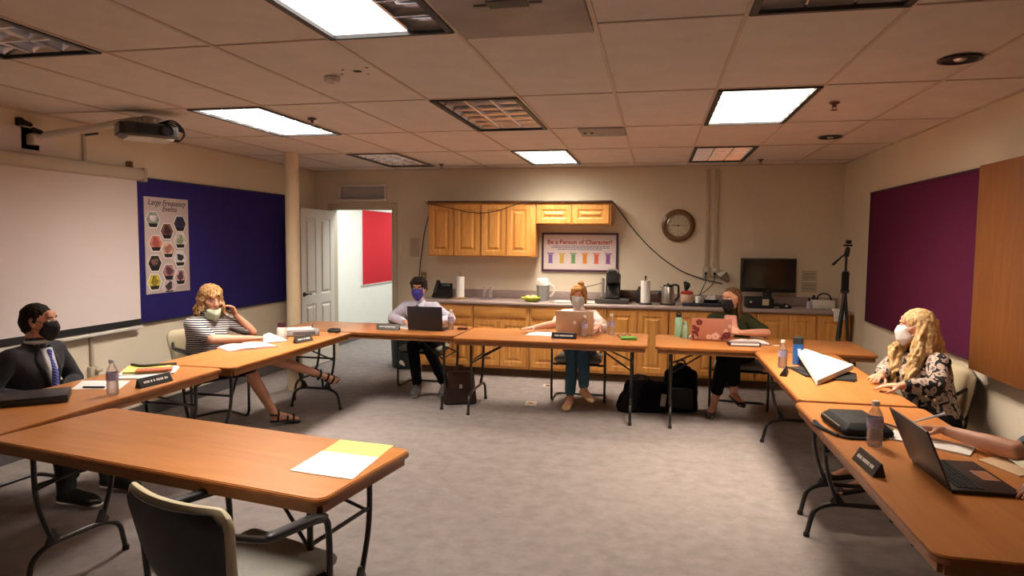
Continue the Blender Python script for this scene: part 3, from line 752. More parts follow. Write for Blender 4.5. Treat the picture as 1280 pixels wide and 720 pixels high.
# dark tray / shelf behind towel
t = thing('serving_board', 'dark wooden board leaning behind the paper towel roll right of the coffee maker', 'board', (-.14, 8.38, CT))
MB().box((0, 0, .075), (.56, .015, .14), rot=(-.12, 0, 0), bev=.004).build('board', wood('dark_board', srgb(60, 34, 20), srgb(78, 46, 28), .45, 'X'), t)
MB().lathe([(0, 0), (.02, 0), (.02, .004), (0, .004)], (.2, -.014, .11), 16, RX).build('hang_hole', M['blackmatte'], t)
# canister black
t = thing('thermos', 'short black canister half hidden behind the right paper towel roll', 'canister', (-.17, 8.22, CT))
MB().lathe([(0, 0), (.05, 0), (.05, .15), (.04, .17), (0, .17)], n=24).build('body', M['black'], t)
MB().lathe([(0, .17), (.03, .17), (.03, .2), (0, .2)], n=20).build('lid', M['blackmatte'], t)
# kettle
t = thing('electric_kettle', 'brushed steel electric kettle with a black handle on the counter', 'kettle', (.15, 8.12, CT))
MB().lathe([(0, .02), (.085, .02), (.085, .06), (.066, .2), (.06, .215), (0, .215)], n=36).build('body', M['chrome'], t)
MB().lathe([(0, 0), (.09, 0), (.09, .02), (0, .02)], n=32).build('base', M['black'], t)
MB().lathe([(0, .215), (.058, .215), (.05, .235), (.012, .24), (.012, .255), (0, .256)], n=24).build('lid', M['black'], t)
MB().tube(fillet([(.05, 0, .235), (.12, 0, .24), (.125, 0, .09), (.08, 0, .05)], .04), .013, 10).build('handle', M['black'], t)
MB().hull([((-.06, 0, .2), .014), ((-.085, 0, .21), .008)], 1).build('spout', M['chrome'], t)
# tray with crock and things
t = thing('tray', 'dark blue tray on the counter holding the cookie crock and mug', 'tray', (.55, 8.12, CT))
b = MB(); b.box((0, 0, .008), (.46, .26, .012), bev=.004)
for s in (-1, 1): b.box((s * .228, 0, .025), (.01, .26, .035), bev=.003); b.box((0, s * .128, .025), (.46, .01, .035), bev=.003)
b.build('tray', mat('navy_tray', srgb(44, 42, 62), .4), t)
MB().box((0, -.134, .03), (.1, .003, .012)).build('handle_slot', M['blackmatte'], t)
t = thing('cookie_crock', 'round crock with a red lid and a dark plant standing on the blue tray', 'crock', (.37, 8.12, CT + .014))
MB().lathe([(0, 0), (.06, 0), (.075, .03), (.075, .1), (.065, .12), (0, .12)], n=32).build('jar', mat('cream_crock', srgb(206, 176, 150), .4, var=.15, vscale=14), t)
MB().lathe([(0, .12), (.072, .12), (.074, .14), (.05, .155), (0, .16)], n=32).build('lid', mat('red_lid', srgb(170, 50, 44), .4), t)
MB().hull([((-.01, .03, .17), .02), ((.0, .03, .22), .038), ((-.025, .03, .25), .018)], 2).build('plant', mat('dark_leaves', srgb(26, 32, 20), .7, var=.4, vscale=40), t)
t = thing('mug', 'white mug on the blue tray beside the crock', 'mug', (.495, 8.07, CT + .014))
MB().lathe([(0, 0), (.03, 0), (.033, .1), (.03, .1), (.027, .008), (0, .008)], n=24).build('cup', M['paper'], t)
MB().tube(arc((.033, 0, .052), .026, -PI / 2, PI / 2, 8, (1, 0, 0), (0, 0, 1)), .005, 6).build('handle', M['paper'], t)
t = thing('snack_basket', 'black bowl full of crumpled white packets on the blue tray', 'basket', (.64, 8.12, CT + .014))
MB().lathe([(0, 0), (.06, 0), (.095, .06), (.1, .065), (.09, .065), (.055, .01), (0, .01)], n=28).build('bowl', M['black'], t)
random.seed(9); b = MB()
for k in range(14):
    a = random.uniform(0, 6.28); r = random.uniform(0, .06)
    b.box((r * math.cos(a), r * math.sin(a), .06 + random.uniform(0, .035)), (.05, .035, .008), rot=(random.uniform(-.8, .8), random.uniform(-.8, .8), a))
o = b.build('packets', M['paper'], t); o['kind'] = 'stuff'
# monitor (wall side)
t = thing('monitor', 'black flat television standing low against the back wall on the counter', 'television', (1.3, 8.36, CT))
MB().box((0, 0, .36), (.62, .05, .40), bev=.008).build('bezel', M['black'], t)
MB().box((0, -.027, .375), (.575, .003, .335)).build('screen', mat('tv_glass', srgb(34, 36, 28), .12, spec=.6), t)
MB().box((0, .01, .09), (.1, .03, .16), bev=.006).build('neck', M['black'], t)
MB().box((0, 0, .01), (.34, .16, .018), bev=.006).build('base', M['black'], t)
MB().lathe([(0, 0), (.006, 0), (.006, .002), (0, .002)], (0, -.026, .175), 12, RX).build('power_mark', M['chrome'], t)
t = thing('printer', 'low black desktop machine with a pale sticker in front of the television', 'printer', (1.17, 8.1, CT))
MB().box((0, 0, .06), (.3, .2, .12), bev=.015).build('body', M['blackmatte'], t)
MB().box((.06, -.102, .07), (.07, .004, .07)).build('sticker', M['oldpaper'], t)
MB().lathe([(0, 0), (.012, 0), (.012, .004), (0, .004)], (-.1, -.1, .07), 16, RX).build('button', M['white'], t)
t = thing('tape_dispenser', 'small black gadget with a white dot on the counter right of the machine', 'gadget', (1.45, 8.05, CT))
MB().hull([((-.05, 0, .02), .018), ((.05, 0, .02), .018), ((0, .02, .04), .018)], 2).build('body', M['blackmatte'], t)
MB().lathe([(0, 0), (.012, 0), (.012, .004), (0, .004)], (.01, -.018, .03), 14, RX).build('dot', M['white'], t)
t = thing('storage_box', 'white box with a dark arched handle at the right end of the counter', 'box', (1.86, 8.16, CT))
MB().box((0, 0, .05), (.24, .16, .1), bev=.01).build('box', M['white'], t)
MB().tube(arc((.02, 0, .1), .075, 0, PI, 12, (1, 0, 0), (0, 0, 1)), .009, 8).build('handle', M['blackmatte'], t)
MB().hull([((-.09, 0, .11), .022), ((-.09, 0, .14), .016)], 1).build('dark_top', M['blackmatte'], t)
t = thing('spray_bottle', 'small white bottle with a black pump beside the white box on the counter', 'bottle', (1.71, 8.1, CT))
MB().lathe([(0, 0), (.026, 0), (.028, .07), (.012, .09), (0, .09)], n=20).build('body', mat('pale_bottle', srgb(196, 196, 214), .4), t)
MB().lathe([(0, .09), (.013, .09), (.013, .12), (0, .125)], n=14).build('pump', M['blackmatte'], t)
t = thing('plastic_bag', 'pale cloth hanging over the counter edge behind the tripod', 'cloth', (1.965, 7.85, .86))
b = MB(); b.hull([((-.05, -.015, .06), .012), ((.05, -.015, .06), .012), ((-.035, -.02, -.04), .012), ((.05, -.02, -.02), .012)], 2); b.hull([((-.05, .06, .075), .012), ((.05, .06, .075), .012), ((-.05, -.015, .065), .012), ((.05, -.015, .065), .012)], 2)
b.build('cloth', M['paper'], t, remesh=.006, sm=2, disp=.012, dfreq=30)
# cables at cupboards
tag(MB().tube(fillet([(-2.885, 8.17, 2.14), (-2.9, 8.45, 2.08), (-3.0, 8.48, 1.8), (-3.06, 8.485, 1.4), (-3.1, 8.485, 1.0), (-3.1, 8.48, .3)], .1), .006, 6).build('wall_cable', M['black']), 'thin dark cable falling down the wall left of the wall cupboards', 'cable')
pts = [V((-2.86, 8.15, 2.15)), V((-2.6, 8.14, 2.11)), V((-2.5, 8.145, 2.03))]
pts = [(-2.84, 8.14, 2.12), (-2.52, 8.14, 2.055), (-2.3, 8.14, 2.005), (-2.1, 8.14, 1.995), (-1.9, 8.14, 2.03), (-1.75, 8.14, 2.09), (-1.55, 8.14, 2.142), (-1.0, 8.14, 2.146), (-.56, 8.14, 2.13)]
tag(MB().tube(fillet(pts, .1), .006, 6).build('wall_cable', M['black']), 'dark cable drooping across the doors of the tall wall cupboards', 'cable')
pts = [(-.53, 8.4, 2.14), (-.42, 8.48, 2.0), (-.296, 8.485, 1.828), (-.1, 8.485, 1.61), (.1, 8.485, 1.437), (.33, 8.485, 1.29), (.6, 8.485, 1.2), (.8, 8.485, 1.16)]
tag(MB().tube(fillet(pts, .1), .006, 6).build('wall_cable', M['black']), 'long dark cable sagging from the cupboards to the outlets under the clock', 'cable')
# trash can
t = thing('trash_can', 'dark green plastic trash can beside the door behind the seated man', 'trash can', (-3.14, 8.12, 0))
b = MB(); b.hull([((0, 0, .02), (.17, .13, .02)), ((0, 0, .6), (.2, .16, .01))], 2); b.build('bin', mat('dark_green_plastic', srgb(40, 50, 48), .45), t)
b = MB(); b.hull([((0, 0, .6), (.22, .175, .012)), ((0, 0, .64), (.22, .175, .012))], 2); b.build('rim', M['blackmatte'], t)
t['label'] = 'dark plastic trash can by the doorway behind the man in the white shirt'
MB().hull([((.0, -.146, .1), (.03, .006, .03)), ((.04, -.146, .07), (.012, .006, .02))], 1).build('sticker', M['white'], t)
# floor outlet plates
for x, y, lb in ((-1.21, 6.63, 'nearer pale floor plate in the carpet under the back tables'), (-1.17, 7.49, 'farther pale floor plate in the carpet near the cabinets')):
    t = thing('floor_plate', lb, 'floor plate', (x, y, .001), .1, 'floor plates')
    MB().box((0, 0, .003), (.12, .2, .006), bev=.002).build('plate', mat('plate_grey', srgb(170, 160, 152), .5), t)
    MB().lathe([(0, 0), (.03, 0), (.03, .003), (0, .003)], (0, 0, .006), 20).build('cap', M['alu'], t)
# tripod
t = thing('tripod', 'black camera tripod standing in the back right corner', 'tripod', (1.955, 7.62, .02))
b = MB(); b.tube([(0, 0, .95), (0, 0, 1.5)], .012, 10); b.build('center_column', M['black'], t)
for k, a in enumerate((-2.35, -1.57 + .5, 1.6)):
    f = V((math.cos(a) * (.13 if k == 1 else .24), math.sin(a) * .24, 0))
    o = MB().tube([(0, 0, 1.15), V((0, 0, 1.15)).lerp(f, .45)], .017, 8).tube([V((0, 0, 1.15)).lerp(f, .44), V((0, 0, 1.15)).lerp(f, .99)], .011, 8).build('leg', M['black'], t)
    MB().hull([(f + V((0, 0, .0)), .018)], 1).build('rubber_foot', M['blackmatte'], o)
MB().lathe([(0, 0), (.04, 0), (.045, .03), (.02, .06), (0, .06)], (0, 0, 1.12), 16).build('spider', M['black'], t)
MB().box((0, 0, 1.25), (.07, .06, .2), bev=.02).build('strap_bundle', M['blackmatte'], t)
b = MB(); b.hull([((0, 0, 1.52), .03), ((.01, 0, 1.58), .028)], 1); b.box((.01, 0, 1.62), (.08, .06, .02), bev=.004); b.box((.015, 0, 1.655), (.05, .05, .04), bev=.006); b.build('pan_head', M['black'], t)
MB().tube([(0, -.02, 1.55), (-.07, -.06, 1.49), (-.15, -.1, 1.42)], .01, 8, taper=[.006, .009, .014]).build('pan_handle', M['black'], t)

# ------------------------------------------------------------------ folding tables
TT = .74
def table(label, cx, cy, w, d, rz, group='folding tables set in a horseshoe'):
    """w along local X, d along local Y"""
    t = thing('folding_table', label, 'table', (cx, cy, 0), rz, group)
    MB().prism(rrect(w, d, .045), TT - .022, TT, bev=.004).build('tabletop', M['tabletop_x'], t)
    MB().prism(rrect(w + .012, d + .012, .05), TT - .028, TT - .005, bev=.004).build('edge_band', M['edge'], t)
    b = MB()
    for s in (-1, 1):
        b.box((0, s * (d / 2 - .025), TT - .045), (w - .06, .02, .038)); b.box((s * (w / 2 - .025), 0, TT - .045), (.02, d - .06, .038))
    b.build('apron', M['apron'], t)
    for s in (-1, 1):
        x = s * (w / 2 - .14); u = .2 if d < .7 else .24; fw = d / 2 - .06
        b = MB()
        for q in (-1, 1):
            b.tube(fillet([(x, q * u, TT - .03), (x, q * u, .42), (x, q * u * .62, .2)], .12), .0125, 10)
            b.hull([((x, q * u * .62, .2), (.014, .05, .012)), ((x, q * u * .64, .26), (.012, .016, .01))], 1)
        b.tube(fillet([(x, -fw, .008), (x, -fw + .03, .16), (x, -fw + .12, .2), (x, fw - .12, .2), (x, fw - .03, .16), (x, fw, .008)], .09), .0135, 10)
        b.tube([(x, -u, .5), (x, u, .5)], .009, 8)
        f = b.build('leg_frame', M['steel_black'], t)
        b = MB()
        xi = s * (w / 2 - .52)
        for q in (-1, 1):
            b.tube([(x, q * u, .48), (xi, q * .03, TT - .05)], .008, 8)
        b.tube([(xi, -.05, TT - .045), (xi, .05, TT - .045)], .012, 8)
        b.build('leg_brace', M['steel_black'], t)
        for q in (-1, 1): MB().lathe([(0, 0), (.017, 0), (.017, .02), (.013, .025), (0, .025)], (x, q * fw, 0), 12).build('foot_cap', M['blackmatte'], f)
    return t
table('folding table at the far left corner, under the black laptop and blue-masked man', -2.815, 6.505, 1.87, .73, 0)
table('folding table in the middle of the back row, with the silver laptop', -.955, 6.405, 1.80, .80, 0)
table('folding table at the right of the back row, with the pink-skinned laptop', .92, 6.395, 1.80, .80, 0)
table('folding table on the left side in front of the woman in the striped shirt', -3.235, 5.145, 1.90, .64, PI / 2)
table('folding table on the left side in front of the man in the dark suit', -3.30, 3.25, 1.84, .64, PI / 2)
table('folding table crossing the front left, with the yellow and white papers on its end', -2.0, 2.588, 1.85, .63, -.166)
table('folding table on the right side in front of the blonde woman in the floral blouse', 1.165, 5.06, 1.80, .64, PI / 2)
table('folding table at the right front corner with the open black laptop', 1.165, 3.14, 1.96, .68, PI / 2 + .012)

# ------------------------------------------------------------------ chairs
def make_chair(label, loc, rz):
    t = thing('conference_chair', label, 'chair', loc, rz, 'sled-base conference chairs')
    b = MB()
    for s in (-1, 1):
        x = .272 * s
        b.tube(fillet([(.225 * s, -.245, .72), (x, -.14, .675), (x, .07, .665), (x, .13, .655), (x, .14, .56), (x, .14, .012), (x, -.235, .012), (0, -.235, .012)], .075, 6), .0125, 10)
        b.tube(fillet([(x, .14, .40), (.2 * s, .2, .405), (.2 * s, -.2, .405), (.2 * s, -.25, .44), (.2 * s, -.27, .7)], .05), .011, 8)
    b.tube([(-.272, .14, .40), (.272, .14, .40)], .011, 8)
    b.build('frame', M['steel_black'], t)
    for s in (-1, 1):
        MB().hull([((.272 * s, -.12, .687), (.022, .03, .012)), ((.272 * s, .06, .68), (.024, .03, .012)), ((.272 * s, .11, .668), (.02, .02, .012))], 2).build('armrest', M['black'], t)
    b = MB(); b.hull([((-.19, -.18, .45), (.04, .04, .028)), ((.19, -.18, .45), (.04, .04, .028)), ((-.2, .19, .455), (.045, .045, .028)), ((.2, .19, .455), (.045, .045, .028)), ((0, .0, .462), (.2, .2, .026))], 2)
    b.build('seat', M['seatfab'], t)
    MB().prism(rrect(.44, .42, .06), .418, .43, bev=.003).build('seat_pan', M['blackmatte'], t)
    # backrest: curved shell, cream padded front with rounded rim, black plastic rear
    def shell(th, grow, y0, zlo, zhi, wtop, wbot):
        t_ = bmesh.new(); N = 14; K = 10; F = []; B = []
        for j in range(K + 1):
            v = j / K; z = zlo - grow + (zhi - zlo + 2 * grow) * v
            e = abs(2 * v - 1); hw = (wbot + (wtop - wbot) * v) / 2 + grow
            hw *= (1 - .17 * max(0, (e - .6) / .4) ** 2.6)
            rf = []; rb = []
            for i in range(N + 1):
                u = 2 * i / N - 1; x = hw * u; y = y0 - .045 * (1 - u * u) - .05 * (v - .4) - (0)
                edge = max(0, max(abs(u), e) - .85) / .15
                rf.append(t_.verts.new((x, y + th * (1 - .6 * edge ** 2), z))); rb.append(t_.verts.new((x, y, z)))
            F.append(rf); B.append(rb)
        for j in range(K):
            for i in range(N):
                t_.faces.new((F[j][i], F[j][i + 1], F[j + 1][i + 1], F[j + 1][i])); t_.faces.new((B[j][i], B[j + 1][i], B[j + 1][i + 1], B[j][i + 1]))
        for j in range(K):
            t_.faces.new((F[j][0], F[j + 1][0], B[j + 1][0], B[j][0])); t_.faces.new((F[j][N], B[j][N], B[j + 1][N], F[j + 1][N]))
        for i in range(N):
            t_.faces.new((F[0][i], B[0][i], B[0][i + 1], F[0][i + 1])); t_.faces.new((F[K][i], F[K][i + 1], B[K][i + 1], B[K][i]))
        return t_
    b = MB(); b.add(shell(.05, .014, -.255, .51, .815, .53, .44)); o = b.build('backrest', M['seatshell'], t)
    md = o.modifiers.new('s', 'SUBSURF'); md.levels = 1; md.render_levels = 1
    b = MB(); b.add(shell(.014, -.010, -.268, .51, .815, .53, .44)); b.build('back_shell', M['black'], t)
    return t
c0 = make_chair('empty chair in the left foreground, black back and cream rim, tucked at the front table', (-1.44, 2.13, 0), -.3)
dup(c0, (-3.98, 3.5, 0), -PI / 2 - .1, 'chair under the man in the dark suit at the left edge')
dup(c0, (-3.90, 5.30, 0), -PI / 2 - .42, 'chair with pale backrest under the woman in the striped shirt')
dup(c0, (-2.53, 7.16, 0), PI, 'chair under the man in the white shirt and blue mask')
dup(c0, (-.75, 6.92, 0), PI, 'chair under the woman in blue jeans behind the silver laptop')
dup(c0, (.84, 6.97, 0), PI - .1, 'chair under the woman in the dark green cardigan')
dup(c0, (1.77, 5.08, 0), PI / 2, 'chair under the blonde woman in the floral blouse')
dup(c0, (1.78, 2.95, 0), PI / 2, 'chair under the person whose bare arm reaches in at the right edge')

# ------------------------------------------------------------------ people
def hand(b, W, d, n, s, curl=(.5, .6, .5), spread=.06, k=1.0, thumb=.5):
    """W wrist, d towards the fingertips, n out of the palm, s = +1/-1 side of the thumb along d x n"""
    W = V(W); d = V(d).normalized(); n = V(n); n = (n - d * n.dot(d)).normalized(); t = d.cross(n).normalized() * s
    q = lambda a, c, e=0: W + d * a * k + t * c * k + n * e * k
    b.hull([(q(.0, .012), .017 * k), (q(.0, -.012), .017 * k), (q(.035, .027), .0135 * k), (q(.035, -.025), .0125 * k), (q(.085, .03), .0115 * k), (q(.082, -.032), .0105 * k), (q(.088, 0), .012 * k)], 2)
    for i, (off, L) in enumerate(((.031, .072), (.0105, .08), (-.0105, .074), (-.031, .058))):
        p = q(.088 - abs(i - 1.2) * .003, off); a = 0; dd = (d + t * (spread * (1.5 - i))).normalized()
        rr = (.0088, .0082, .0074, .0064)
        for j, fr in enumerate((.46, .3, .24)):
            a += curl[j]; e = dd * math.cos(a) + n * math.sin(a); p2 = p + e * (L * fr * k)
            b.hull([(p, rr[j] * k), (p2, rr[j + 1] * k)], 2); p = p2
    p = q(.022, .026, .004); e = (d * .55 + t * .75 + n * .35 * (1 + thumb)).normalized(); p2 = p + e * .038 * k
    b.hull([(q(.01, .012), .013 * k), (p, .0135 * k), (p2, .0105 * k)], 2)
    e2 = (d * .85 + t * .3 * (1 - thumb) + n * .6 * thumb).normalized(); p3 = p2 + e2 * .03 * k
    b.hull([(p2, .0102 * k), (p3, .0085 * k)], 2)
    b.hull([(p3, .0085 * k), (p3 + (e2 + n * .2).normalized() * .022 * k, .0066 * k)], 2)

def person(label, hip, rz, head, hyaw=0, hpitch=0, hroll=0, arms=None, legs=None, skin=None, bulk=1.0,
           top=None, sleeve=1.0, trousers=None, hem=1.0, shoe=None, shoe_kind='shoe', vneck=False, hk=1.0, female=False, seat=.50, voxel=.0055, shirt_name='shirt', waist_z=None, top_disp=.006):
    root = thing('person', label, 'person', (hip[0], hip[1], 0), 0)
    O = V((hip[0], hip[1], 0))
    F = V((-math.sin(rz), math.cos(rz), 0)); R = V((math.cos(rz), math.sin(rz), 0))
    B3 = Matrix((R, F, UP)).transposed()
    HR = (Matrix.Rotation(rz + hyaw, 3, 'Z') @ Matrix.Rotation(hpitch, 3, 'X') @ Matrix.Rotation(hroll, 3, 'Y'))
    Hc = V(head)
    hp = lambda x, y, z: Hc + HR @ V((x, y, z)) * hk
    pelvis = O + UP * seat
    neck0 = Hc + HR @ V((0, -.025, -.085)) * hk
    base = pelvis + (Hc - pelvis) * .0
    shc = V((Hc.x, Hc.y, 0)) - F * .045 + UP * (Hc.z - .205)          # centre between the shoulders
    shw = .165 * (1 + (bulk - 1) * .6) * (.94 if female else 1.04)
    sh = {s: shc + R * (s * shw) for s in (-1, 1)}
    chest = pelvis.lerp(shc, .68) + F * .01
    waist = pelvis.lerp(shc, .32)
    def torso(b, g=0):
        b.hull([(pelvis, (.155 * bulk + g, .115 * bulk + g, .09 + g), B3), (waist, (.13 * bulk + g, .105 * bulk + g, .08 + g), B3)], 3)
        b.hull([(waist, (.13 * bulk + g, .105 * bulk + g, .08 + g), B3), (chest, (.15 * bulk + g, .11 * bulk + g, .1 + g), B3)], 3)
        b.hull([(chest, (.15 * bulk + g, .11 * bulk + g, .09 + g), B3), (shc - UP * .02, (.12 + g, .075 + g, .06 + g), B3), (sh[-1], .052 + g), (sh[1], .052 + g)], 3)
        if female:
            for s in (-1, 1): b.hull([(chest + R * s * .065 * bulk + F * .058 * bulk + UP * .01, .055 * bulk + g), (chest + UP * .05 + R * s * .05, .05 + g)], 3)
        b.hull([(shc + UP * .0, (.1 + g, .06 + g, .05 + g), B3), (shc + UP * .05, (.055 + g, .055 + g, .03 + g), B3)], 3)
    arms = arms or {}; legs = legs or {}
    A = {}
    for s in (-1, 1):
        a = arms.get(s, {})
        el = V(a.get('el', sh[s] + R * s * .06 + F * .1 - UP * .25)); wr = V(a.get('wr', el + F * .24 + UP * .0))
        A[s] = (sh[s], el, wr, V(a.get('d', (wr - el))).normalized(), V(a.get('n', (0, 0, -1))), a.get('curl', (.35, .4, .3)), a.get('th', .4))
    Lg = {}
    for s in (-1, 1):
        l = legs.get(s, {})
        hj = pelvis + R * s * .088 * bulk + F * .02 - UP * .01
        kn = V(l.get('kn', hj + F * .42 + R * s * .03 - UP * .01)); an = V(l.get('an', kn - UP * .41 + F * .02)); to = V(l.get('to', an + F * .16 - UP * .05))
        Lg[s] = (hj, kn, an, to)
    def upper(b, s, f=1.0, g=0, fl=1.0):
        S, E_, W_, d, n, c, th = A[s]
        m = 1 + (bulk - 1) * .6
        f1 = min(1, f / .55)
        e1 = S.lerp(E_, f1); r0, r1 = .05 * m, .039 * m
        b.hull([(S, r0 + g), (S.lerp(E_, min(f1, .45)), .046 * m + g), ], 3); b.hull([(S.lerp(E_, min(f1, .45)), .046 * m + g), (e1, r0 + (r1 - r0) * f1 + g * fl)], 3)
        if f > .55:
            f2 = (f - .55) / .45; w1 = E_.lerp(W_, f2)
            b.hull([(E_, r1 + g), (E_.lerp(W_, min(f2, .3)), .038 * m + g)], 3); b.hull([(E_.lerp(W_, min(f2, .3)), .038 * m + g), (w1, .038 * m + (.024 - .038 * m) * max(0, (f2 - .3) / .7) + g * fl)], 3)
    def leg(b, s, f=1.0, g=0, fl=1.0):
        hj, kn, an, to = Lg[s]; m = 1 + (bulk - 1) * .7
        b.hull([(hj, .082 * m + g), (hj.lerp(kn, .55), .068 * m + g)], 3); b.hull([(hj.lerp(kn, .55), .068 * m + g), (kn, .052 * m + g)], 3)
        cf = hj.lerp(kn, .0); back = ((hj - kn).normalized() + UP * 0) * .014
        if f <= .5: return
        f2 = (f - .5) / .5
        c1 = kn.lerp(an, min(.28, f2)) + back
        b.hull([(kn, .05 * m + g), (c1, .05 * m + g)], 3)
        if f2 > .28:
            e = kn.lerp(an, f2); r = .05 * m + (.034 - .05 * m) * (f2 - .28) / .72
            b.hull([(c1, .05 * m + g), (e, r + g * fl)], 3)
    # ---- body
    b = MB(); torso(b)
    b.tube([shc + UP * .02, neck0, hp(0, -.015, -.05)], .05, 14, taper=[.062, .052 if not female else .046, .05])
    for s in (-1, 1):
        upper(b, s); S, E_, W_, d, n, c, th = A[s]
        hand(b, W_, d, n, s if a_side(d, n, R, F, s) else -s, c, thumb=th, k=1.0 if not female else .92)
        leg(b, s)
        hj, kn, an, to = Lg[s]
        heel = an - (to - an).normalized() * .035 - (an - kn).normalized() * -.045
        b.hull([(an, .034), (heel, .028), (an.lerp(to, .5) , .03)], 2)
        tw = (to - an).cross(an - kn); tw = tw.normalized() if tw.length > 1e-4 else R
        b.hull([(heel, .026), (to + tw * .022, .018), (to - tw * .022, .018), (an.lerp(to, .45), .03)], 2)
        for k in range(5): b.hull([(to + tw * (.03 - .015 * k), .0115), (to + tw * (.03 - .015 * k) + (to - heel).normalized() * (.03 - .003 * k), .0095)], 1)
    # head
    E3 = HR
    b.hull([(hp(0, -.012, .03), (.074 * hk, .09 * hk, .08 * hk), E3), (hp(0, .02, -.02), (.066 * hk, .066 * hk, .06 * hk), E3)], 3)
    b.hull([(hp(0, .02, .0), (.064 * hk, .066 * hk, .06 * hk), E3), (hp(0, .045, -.07), (.042 * hk, .034 * hk, .03 * hk), E3), (hp(0, .066, -.098), .017 * hk), (hp(.045, .0, -.06), .018 * hk), (hp(-.045, .0, -.06), .018 * hk)], 3)
    b.hull([(hp(.03, .072, .032), .015 * hk), (hp(-.03, .072, .032), .015 * hk), (hp(0, .07, .06), (.045 * hk, .02 * hk, .02 * hk), E3)], 2)     # brow
    b.hull([(hp(0, .088, .018), .009 * hk), (hp(0, .106, -.024), .0115 * hk), (hp(.013, .095, -.028), .008 * hk), (hp(-.013, .095, -.028), .008 * hk)], 2)   # nose
    b.hull([(hp(.02, .083, -.055), .008 * hk), (hp(-.02, .083, -.055), .008 * hk), (hp(0, .09, -.052), .0075 * hk)], 2); b.hull([(hp(.016, .084, -.066), .008 * hk), (hp(-.016, .084, -.066), .008 * hk)], 2)
    for s in (-1, 1):
        b.hull([(hp(s * .04, .062, -.02), .02 * hk), (hp(s * .05, .04, -.01), .02 * hk)], 2)
        b.hull([(hp(s * .074, -.005, .018), (.008 * hk, .018 * hk, .022 * hk), E3), (hp(s * .072, .0, -.02), (.007 * hk, .01 * hk, .012 * hk), E3)], 2)
    body = b.build('body', skin, root, remesh=voxel, sm=2, off=O)
    for s in (-1, 1):
        e = MB().hull([(hp(s * .031, .0725, .012), .0128 * hk)], 2).build('eye', M['eyew'], root, off=O)
        MB().hull([(hp(s * .031, .0815, .0115), (.0062 * hk, .0045 * hk, .0062 * hk), E3)], 2).build('iris', M['eyed'], e, off=O)
    P = dict(root=root, O=O, F=F, R=R, hp=hp, HR=HR, shc=shc, sh=sh, chest=chest, waist=waist, pelvis=pelvis, torso=torso, upper=upper, leg=leg, A=A, Lg=Lg, B3=B3, hk=hk, Hc=Hc)
    if trousers:
        b = MB(); b.hull([(pelvis, (.165 * bulk, .125 * bulk, .1), B3), (waist - UP * .02, (.14 * bulk, .115 * bulk, .06), B3)], 3)
        for s in (-1, 1): leg(b, s, hem, .012, 1.5)
        b.build('trousers', trousers, root, remesh=.007, sm=3, disp=.006, dfreq=16, off=O)
    if top:
        b = MB(); torso(b, .014)
        for s in (-1, 1): upper(b, s, sleeve, .011, 1.3)
        b.hull([(shc + UP * .04, (.06, .06, .03), B3), (neck0 - UP * .01, (.055, .058, .015), B3)], 2)
        b.build(shirt_name, top, root, remesh=.007, sm=3, disp=top_disp, dfreq=14, off=O)
    if shoe:
        for s in (-1, 1):
            hj, kn, an, to = Lg[s]
            up_ = (kn - an).normalized(); fwd = (to - an); fwd = (fwd - up_ * fwd.dot(up_) * .0).normalized()
            heel = an - fwd * .035 - up_ * .05 * 1.0; heel = an - (to - an).normalized() * .035 + (an - kn).normalized() * .045
            tw = (to - an).cross(an - kn); tw = tw.normalized() if tw.length > 1e-4 else R
            b = MB(); tip = to + (to - heel).normalized() * .035
            if shoe_kind == 'sandal':
                dn = (heel - an).normalized() * .0
                nrm = tw.cross(to - heel).normalized(); nrm = nrm if nrm.dot(kn - an) > 0 else -nrm
                b.hull([(heel - nrm * .03, (.03, .03, .012)), (tip + tw * .02 - nrm * .022, (.02, .02, .01)), (tip - tw * .02 - nrm * .022, (.02, .02, .01)), (to + tw * .03 - nrm * .022, (.018, .018, .01)), (to - tw * .03 - nrm * .022, (.018, .018, .01))], 2)
                o = b.build('sandal', shoe, root, remesh=.005, sm=2, off=O)
                b = MB()
                for f_ in (.2, .62, .9):
                    c_ = heel.lerp(to, f_) ; w_ = .036
                    b.tube([c_ + tw * w_ - nrm * .02, c_ + tw * w_ * .9 + nrm * (.02 if f_ > .5 else .05), c_ + nrm * (.034 if f_ > .5 else .065), c_ - tw * w_ * .9 + nrm * (.02 if f_ > .5 else .05), c_ - tw * w_ - nrm * .02], .0095, 8)
                b.tube(arc(an + nrm * .0, .042, 0, 2 * PI, 16, tw, (to - heel).normalized()), .008, 8)
                b.build('strap', shoe, o, off=O)
            elif shoe_kind == 'flat':
                b.hull([(heel, .031), (to + tw * .024, .021), (to - tw * .024, .021), (tip, .018), (heel.lerp(to, .5) - (kn - an).normalized() * .005, .028)], 2)
                b.build('shoe', shoe, root, remesh=.005, sm=2, off=O)
            else:
                b.hull([(heel, .036), (an, .04), (to + tw * .026, .028), (to - tw * .026, .028), (an.lerp(to, .4), .042)], 2); b.hull([(to + tw * .024, .028), (to - tw * .024, .028), (tip, .026), (heel, .034)], 2)
                o = b.build('shoe', shoe, root, remesh=.006, sm=2, off=O)
                nrm = tw.cross(to - heel).normalized(); nrm = nrm if nrm.dot(kn - an) > 0 else -nrm
                MB().hull([(heel - nrm * .026, (.036, .036, .01)), (tip + tw * .01 - nrm * .02, (.026, .026, .01)), (tip - tw * .01 - nrm * .02, (.026, .026, .01))], 2).build('sole', M['white'], o, off=O)
    return P
def a_side(d, n, R, F, s):
    # thumb of the left hand (s=-1) points to the person's right and vice versa
    t = V(d).normalized().cross(V(n).normalized()); return (t.dot(R) * s) < 0 if abs(t.dot(R)) > .15 else (t.dot(UP) > 0) == (s > 0)
